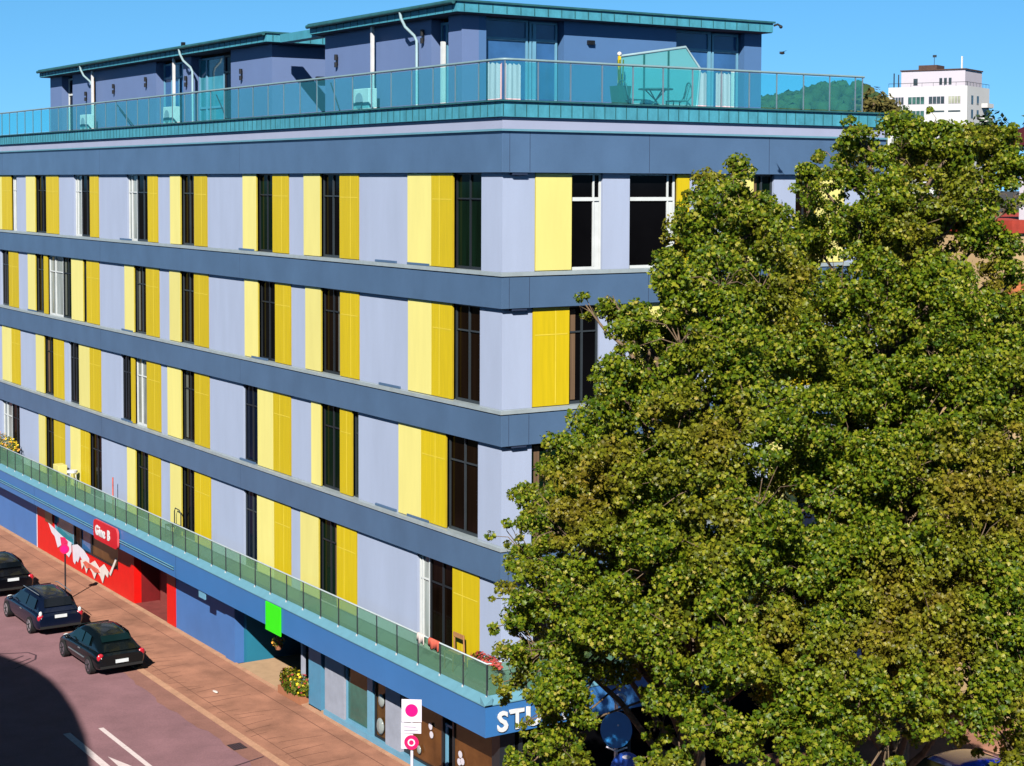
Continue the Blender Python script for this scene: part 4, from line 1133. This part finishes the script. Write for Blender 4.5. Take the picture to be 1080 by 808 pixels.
car((-3.45, 17.75, -.012), R(1), 'small black hatchback with round red tail lights, nearest of the parked cars', 'car_green', 'car_glass_teal', 3.62, 1.62, 1.20, 'hatch', 'rim_dark')
car((-3.50, 23.45, -.012), R(0), 'navy estate car with roof rails and white and red tail lights, middle of the row', 'car_navy', 'car_glass', 4.05, 1.64, 1.24, 'wagon', 'rim', ('tail_red', 'lamp_white'))
car((-3.28, 29.35, -.012), R(0), 'black car cut off by the left picture edge, farthest of the row', 'car_black', 'car_glass', 3.9, 1.64, 1.22, 'hatch2', 'rim_dark')
car((9.4, -5.35, -.012), R(90), 'bright blue car parked behind the leafy tree by the side facade', 'car_blue', 'car_glass', 3.9, 1.62, 1.28, 'hatch2', 'rim_dark')

# ------------------------------------------------------------------ balcony and street plants, balcony furniture
def planting(name, c, r, n, label, cat, petals, pn, base=None, sc=(1, 1, 1), size=(.04, .08), psize=(.04, .09)):
    t = thing(name, base or c, label, cat)
    P, N = puff(c, r, n, sc)
    leaf_mesh('foliage', P, N, rng.uniform(*size, n), 'flower_leaf', t, 'small')
    P, N = puff((c[0], c[1], c[2]+r*.12), r*1.02, pn, sc, .8)
    fl = leaf_mesh('flowers', P, N, rng.uniform(*psize, pn), petals, t, 'palm', rng.integers(0, len(petals), pn)); fl['kind'] = 'stuff'
    return t
t = planting('flower_box', (-.33, 38.3, 3.9), .45, 1300, 'long box of orange and yellow flowers on the balcony at the left edge', 'flower box', ['yellow_petal', 'orange_petal'], 240, (-.33, 38.3, 3.2), (.42, 4.4, .8), psize=(.05, .11))
box(-.48, -.18, 36.6, 40.2, 3.2, 3.55).build('box', 'plant_pot', t)
t = planting('flower_bed', (-.02, 11.0, .45), .42, 1700, 'heaped yellow flowers and greenery in a low trough at the entrance edge', 'flower bed', ['yellow_petal', 'yellow_petal', 'red_petal'], 200, (0, 11.0, 0), (.7, 2.1, .95), (.06, .13), (.05, .12))
box(-.2, .2, 10.3, 11.8, .005, .22).build('trough', 'terracotta', t)
t = planting('hanging_plant', (-.1, 11.95, 1.45), .2, 160, 'hanging pot of trailing plants under the fascia at the entrance', 'plant', ['red_petal', 'orange_petal'], 30, (-.1, 11.95, 1.2))
g = MB(); g.tube([(-.1, 11.95, 1.22), (-.1, 11.95, 1.36)], .08, 10, r1=.13); g.build('pot', 'terracotta', t)
MB().tube([(-.1, 11.95, 1.36), (-.1, 11.95, 2.16)], .008, 5).build('cord', 'frame_dim', t)
t = planting('window_planter', (-.40, .0, 3.78), .3, 420, 'grey trough with dark red flowers at the corner end of the balcony', 'flower box', ['red_petal'], 260, (-.4, .2, 3.2), (.5, 2.2, .5), psize=(.05, .1))
box(-.53, -.28, -.25, .62, 3.2, 3.68).build('box', 'planter_grey', t)
t = thing('balcony_chair', (-.28, 1.55, 3.2), 'wooden folding chair on the balcony in front of the last amber panel', 'chair')
for y in (1.35, 1.8):
    MB().tube([(-.16, y, 3.2), (-.20, y, 4.05)], .022, 6).build('back_post', 'wood', t)
box(-.22, -.18, 1.36, 1.79, 3.95, 4.05).build('top_slat', 'wood', t)
box(-.5, -.16, 1.35, 1.8, 3.6, 3.63).build('seat', 'wood', t)
for y in (1.38, 1.77): MB().tube([(-.48, y, 3.2), (-.48, y, 3.6)], .02, 6).build('leg', 'wood', t)
def draped(y0, y1, z, m, label):
    g = MB(); vs = []; n = 14
    for i in range(n+1):
        y = y0+(y1-y0)*i/n; wv = .012*math.sin(i*1.4)
        for x, zz in ((-.560+wv, z-.17-.02*math.sin(i)), (-.565, z-.01), (-.60, z+.032), (-.635, z-.01), (-.64-wv, z-.2-.03*math.sin(i*.8))): vs.append((x, y, zz))
    fs = [(i*5+k, (i+1)*5+k, (i+1)*5+k+1, i*5+k+1) for i in range(n) for k in range(4)]
    g.add(vs, fs, 0, True)
    o = g.build('towel', m); md = o.modifiers.new('solid', 'SOLIDIFY'); md.thickness = .008
    tag(o, label, 'towel')
draped(1.8, 2.3, 3.83, 'towel_red', 'orange red towel hung over the balcony rail near the corner')
draped(2.5, 2.85, 3.83, 'towel_white', 'narrow pink towel on the balcony rail left of the red one')
t = thing('metal_chair', (-.3, 19.6, 3.2), 'thin wire chair with an arched back on the balcony above the parked cars', 'chair')
g = MB(); g.tube([(-.15, 19.3, 3.2), (-.15, 19.3, 4.0), (-.16, 19.4, 4.12), (-.16, 19.75, 4.14), (-.15, 19.85, 4.02), (-.15, 19.85, 3.2)], .018, 6); g.build('back_frame', 'frame_dim', t)
box(-.5, -.15, 19.32, 19.83, 3.6, 3.63).build('seat', 'frame_dim', t)
for y in (19.34, 19.8): MB().tube([(-.48, y, 3.2), (-.48, y, 3.6)], .016, 6).build('leg', 'frame_dim', t)
tag(MB().tube([(-.3, 25.3, 3.2), (-.3, 25.3, 4.35)], .025, 6).build('parasol_pole', 'towel_red'), 'thin orange pole standing upright on the balcony', 'pole')
t = thing('yellow_crate', (-.3, 31.1, 3.2), 'pale yellow crate stack beside an amber panel on the balcony', 'crate')
box(-.52, -.12, 30.75, 31.5, 3.2, 3.62).build('crate_body', 'pale_edge', t, bevel=.01); box(-.5, -.14, 30.8, 31.4, 3.625, 4.0).build('lid', 'pale_yellow', t, bevel=.01)
t = thing('balcony_stool', (-.35, 29.6, 3.2), 'white stool on the balcony under the pale panels at the left', 'stool')
MB().disc((-.35, 29.6, 3.95), (0, 0, 1), .2, .08, 16).build('seat', 'white_paint', t)
for a in (45, 135, 225, 315): MB().tube([(-.35+.15*math.cos(R(a)), 29.6+.15*math.sin(R(a)), 3.92), (-.35+.19*math.cos(R(a)), 29.6+.19*math.sin(R(a)), 3.2)], .018, 5).build('leg', 'white_paint', t)

# ------------------------------------------------------------------ neighbour across the street (its shadow falls on the road)
H = 18.0; k = H/math.tan(R(SUN_EL))
sx, sy = math.sin(R(SUN_AZ))*k, math.cos(R(SUN_AZ))*k
edge = [(-5.9, 20.3), (-5.6, 19.0), (-5.42, 18.0), (-5.38, 16.6), (-5.48, 15.2), (-5.77, 13.2), (-6.23, 11.0), (-6.6, 9.6), (-6.9, 8.6)]
poly = [(x+sx, y+sy) for x, y in edge]
x_end, y_top = poly[-1][0], poly[0][1]
poly = poly+[(x_end-.15, -12.0), (-28.0, -12.6), (-28.0, -34.0), (-40, -34.0), (-40, y_top+.4), (poly[0][0]-.5, y_top+.35)]
nb = thing('neighbour_building', (-30, -10, 0), 'plain grey rendered building across the street with a rounded corner', 'building')
MB().prism(poly, 0, H-.4).build('wall', 'neighbour', nb)
MB().prism(poly, H-.398, H).build('roof', 'frame_dim', nb)
for f in range(5):
    for q in range(4):
        y = -32+q*4.6
        wn = box(-28.0, -27.97, y, y+.8, 1.0+f*3.2, 2.6+f*3.2).build('window', 'frame_white', nb)
        box(-27.97, -27.96, y+.06, y+.74, 1.06+f*3.2, 2.54+f*3.2).build('pane', 'glass_dark', wn)

# ------------------------------------------------------------------ white tower in the distance
tw = thing('tower_block', (252, 222, 0), 'white tower block with lilac rooftop storey in the distance, right of the terrace', 'building')
o_ = Vector((241.9, 226.9, 0)); u_ = (Vector((248.6, 211.3, 0))-o_); Lf = u_.length; u_ = u_/Lf; v_ = Vector((.806, .59, 0))
v_ = Vector((-u_.y, u_.x, 0)); Dp = 14.0
def tbox(u0, u1, d0, d1, z0, z1, name, m, par=None):
    g = MB(); vs = []
    for z in (z0, z1):
        for u, d in ((u0, d0), (u1, d0), (u1, d1), (u0, d1)):
            p = o_+u_*u+v_*d; vs.append((p.x, p.y, z))
    g.add(vs, [(0, 3, 2, 1), (4, 5, 6, 7), (0, 1, 5, 4), (1, 2, 6, 5), (2, 3, 7, 6), (3, 0, 4, 7)])
    return g.build(name, m, par or tw)
tbox(0, Lf, 0, Dp, 0, 35.2, 'wall', 'tower_white')
tbox(2.2, Lf-1.0, 1.5, Dp-2, 35.2, 38.6, 'rooftop_storey', 'tower_lilac')
rf = tbox(2.0, Lf-.8, 1.3, Dp-1.8, 38.6, 38.85, 'roof', 'tower_brown')
tbox(5.2, 9.2, 3.5, 8, 38.86, 39.9, 'plant_room', 'tower_brown', rf)
tbox(Lf-2.1, Lf-1.8, 2, 2.3, 38.85, 41.4, 'chimney', 'tower_white', rf)
tbox(.9, 1.1, .4, .6, 35.2, 38.2, 'mast', 'frame_dim'); tbox(1.9, 2.1, .4, .6, 35.2, 37.9, 'mast', 'frame_dim')
tbox(8.0, 8.08, 5, 5.1, 39.9, 41.6, 'mast', 'frame_dim'); tbox(7.7, 8.5, 5, 5.15, 41.6, 42.1, 'antenna', 'frame_dim')
ww = [(.9, 3.4), (4.3, 7.9), (8.8, 12.2), (13.0, 15.6)]
for fl in range(10):
    zc = 32.0-fl*2.9
    for j, (a, b) in enumerate(ww):
        if fl == 1 and j != 1:
            wn = tbox(a, b, -.04, .02, zc+.75, zc+1.1, 'window', 'tower_glass'); continue
        wn = tbox(a-.1, b+.1, -.03, .02, zc-.5, zc+1.2, 'window', 'tower_lilac')
        n = 4
        for q in range(n):
            tbox(a+(b-a)*q/n+.06, a+(b-a)*(q+1)/n-.06, -.06, -.03, zc-.4, zc+1.1, 'pane', ['tower_glass', 'tower_glass_green', 'tower_glass', 'tower_glass_pale'][(j+(fl > 1)*fl) % 4], wn)
for a, b in ((4.9, 5.8), (10.5, 11.1), (11.5, 12.1), (12.5, 13.1)): tbox(a, b, 1.44, 1.5, 35.6, 37.0, 'window', 'tower_glass')
for fl in range(5):
    for d in (2.5, 6.0): tbox(Lf, Lf+.05, d, d+1.2, 31.5-fl*2.9, 33.3-fl*2.9, 'window', 'tower_glass')
    tbox(Lf+.001, Lf+1.3, Dp-5, Dp-1, 31.0-fl*2.9, 31.9-fl*2.9, 'balcony', 'tower_white')
for d0, d1, z in ((0, Dp, 36.0),):
    g = MB()
    for (u, d), (u2, d2) in (((0, .1), (Lf, .1)), ((Lf-.1, .1), (Lf-.1, Dp))):
        a = o_+u_*u+v_*d; b = o_+u_*u2+v_*d2
        g.tube([(a.x, a.y, 36.0), (b.x, b.y, 36.0)], .05, 4)
        for q in range(8):
            c = a.lerp(b, q/7); g.tube([(c.x, c.y, 35.2), (c.x, c.y, 36.0)], .04, 4)
    g.build('roof_railing', 'frame_dim', tw)

# ------------------------------------------------------------------ wooded hill far behind
rg = random.Random(5)
hill = MB(); vs = []; NX, NY = 40, 12
def hillz(s, d):
    base = 47*math.exp(-((s-30)/150)**2)*(.55+.45*math.sin(min(1, d/120)*math.pi/2))
    return base+1.5*math.sin(s*.11)+1.2*math.sin(s*.05+1)
ho = Vector((398, 413, 0)); hu = Vector((.839, -.544, 0)); hd = Vector((.544, .839, 0))
for i in range(NX+1):
    for j in range(NY+1):
        s = -260+320*i/NX*1.0; d = -60+220*j/NY
        edge_f = max(0, 1-max(0, (s-18)/26)**2) if s > 18 else 1
        p = ho+hu*s+hd*d
        vs.append((p.x, p.y, max(-1, hillz(s, max(0, d+60))*edge_f)))
hill.add(vs, [(i*(NY+1)+j, (i+1)*(NY+1)+j, (i+1)*(NY+1)+j+1, i*(NY+1)+j+1) for i in range(NX) for j in range(NY)], 0, True)
struct(hill, 'hill', 'hill_earth')
fw = MB()
for k in range(1500):
    s = rg.uniform(-255, 44); d = rg.uniform(-60, 100)
    e = max(0, 1-max(0, (s-18)/26)**2) if s > 18 else 1
    z = hillz(s, max(0, d+60))*e
    r = rg.uniform(1.5, 3.6)
    p = ho+hu*s+hd*d
    kk = len(fw.v)
    fw.ball((p.x, p.y, z+r*.6), r, seg=7, ring=5, sc=(1, 1, rg.uniform(.8, 1.25)))
    for q in range(kk, len(fw.v)):
        v = fw.v[q]; j = rg.uniform(-.5, .5); fw.v[q] = (v[0]+j, v[1]+rg.uniform(-.5, .5), v[2]+rg.uniform(-.6, .6))
o = fw.build('hillside_wood', 'hill_wood'); tag(o, 'dark green wooded hillside far behind the terrace', 'woodland', kind='stuff')

def far_tree(x, y, h, r, m, label, n=900):
    t = thing('distant_tree', (x, y, 0), label, 'tree', 'trees beyond the building')
    MB().tube([(x, y, 0), (x+.1, y, h*.5), (x, y+.1, h-r*.6)], r*.10, 8, r1=r*.04).build('trunk', 'bark', t)
    P, N, Z = [], [], []
    for k in range(16):
        d = rng.normal(size=3); d /= np.linalg.norm(d)
        c = np.array([x, y, h-r])+d*r*.6*np.array([1, 1, .9])
        p, q = puff(c, r*.45, n//16, up=.4); P.append(p); N.append(q); Z.append(rng.uniform(.16, .30, len(p))*r)
    leaf_mesh('crown', np.vstack(P), np.vstack(N), np.concatenate(Z), m, t, 'small')
far_tree(80.2, 68.6, 23.0, 2.2, 'far_leaf_brown', 'olive brown tree at the right end of the terrace railing')
far_tree(84.2, 70.2, 21.9, 1.6, 'far_leaf', 'dark green tree between the terrace end and the white tower', 1200)
far_tree(72.5, 49.3, 20.4, 2.2, 'far_leaf', 'dark green treetop right of the white tower, above the street tree')
far_tree(75.6, 47.0, 20.6, 2.4, 'far_leaf', 'dark green treetop at the right picture edge above the red parasol')

# ------------------------------------------------------------------ house and parasol at the right edge
hs_ = thing('corner_house', (20, 4, 0), 'beige house with a flat roof terrace at the right edge behind the leaves', 'house')
box(15.6, 26, -1.5, 9, 0, 13.6).build('wall', 'house_beige', hs_)
g = MB(); g.extrude([(-3.0, 11.2), (-1.45, 12.3), (-1.45, 12.15), (-2.95, 11.05)], 'x', 15.3, 26); g.build('roof', 'roof_tile', hs_)
box(15.5, 26.1, -1.6, 9.1, 13.6, 13.95).build('parapet', 'roof_red', hs_)
box(16.7, 17.4, -1.4, -.8, 13.95, 15.5).build('chimney', 'white_plate', hs_)
for z in (3.5, 6.7, 9.0):
    for x in (17, 20, 23):
        wn = box(x, x+1.2, -1.54, -1.5, z, z+1.5).build('window', 'frame_white', hs_); box(x+.08, x+1.12, -1.56, -1.54, z+.08, z+1.42).build('pane', 'glass_dark', wn)
t = thing('red_parasol', (17.35, -1.1, 13.9), 'dark red parasol open on the roof terrace at the right edge', 'parasol')
g = MB(); vs = []; n = 16
for i, (r, z) in enumerate(((1.2, 16.02), (1.16, 16.2), (.8, 16.46), (.4, 16.62), (.02, 16.68))):
    for k in range(n): vs.append((17.35+r*math.cos(6.28318*k/n), -1.1+r*math.sin(6.28318*k/n), z))
g.add(vs, [(i*n+k, i*n+(k+1) % n, (i+1)*n+(k+1) % n, (i+1)*n+k) for i in range(4) for k in range(n)], 0, True)
g.build('canopy', 'parasol_red', t)
MB().tube([(17.35, -1.1, 13.9), (17.35, -1.1, 16.6)], .035, 8).build('pole', 'white_paint', t)

# a bird crossing the sky
g = MB(); c = (5.87, -2.96, 17.99)
g.ball(c, .05, sc=(1.6, .8, .7)); g.add([(c[0]-.03, c[1], c[2]+.02), (c[0]+.04, c[1], c[2]+.02), (c[0]+.02, c[1]-.17, c[2]+.06), (c[0]+.02, c[1]+.17, c[2]+.06)], [(0, 1, 2), (1, 0, 3)])
tag(g.build('flying_bird', 'bird'), 'tiny dark bird flying in the sky right of the penthouse roof', 'bird')
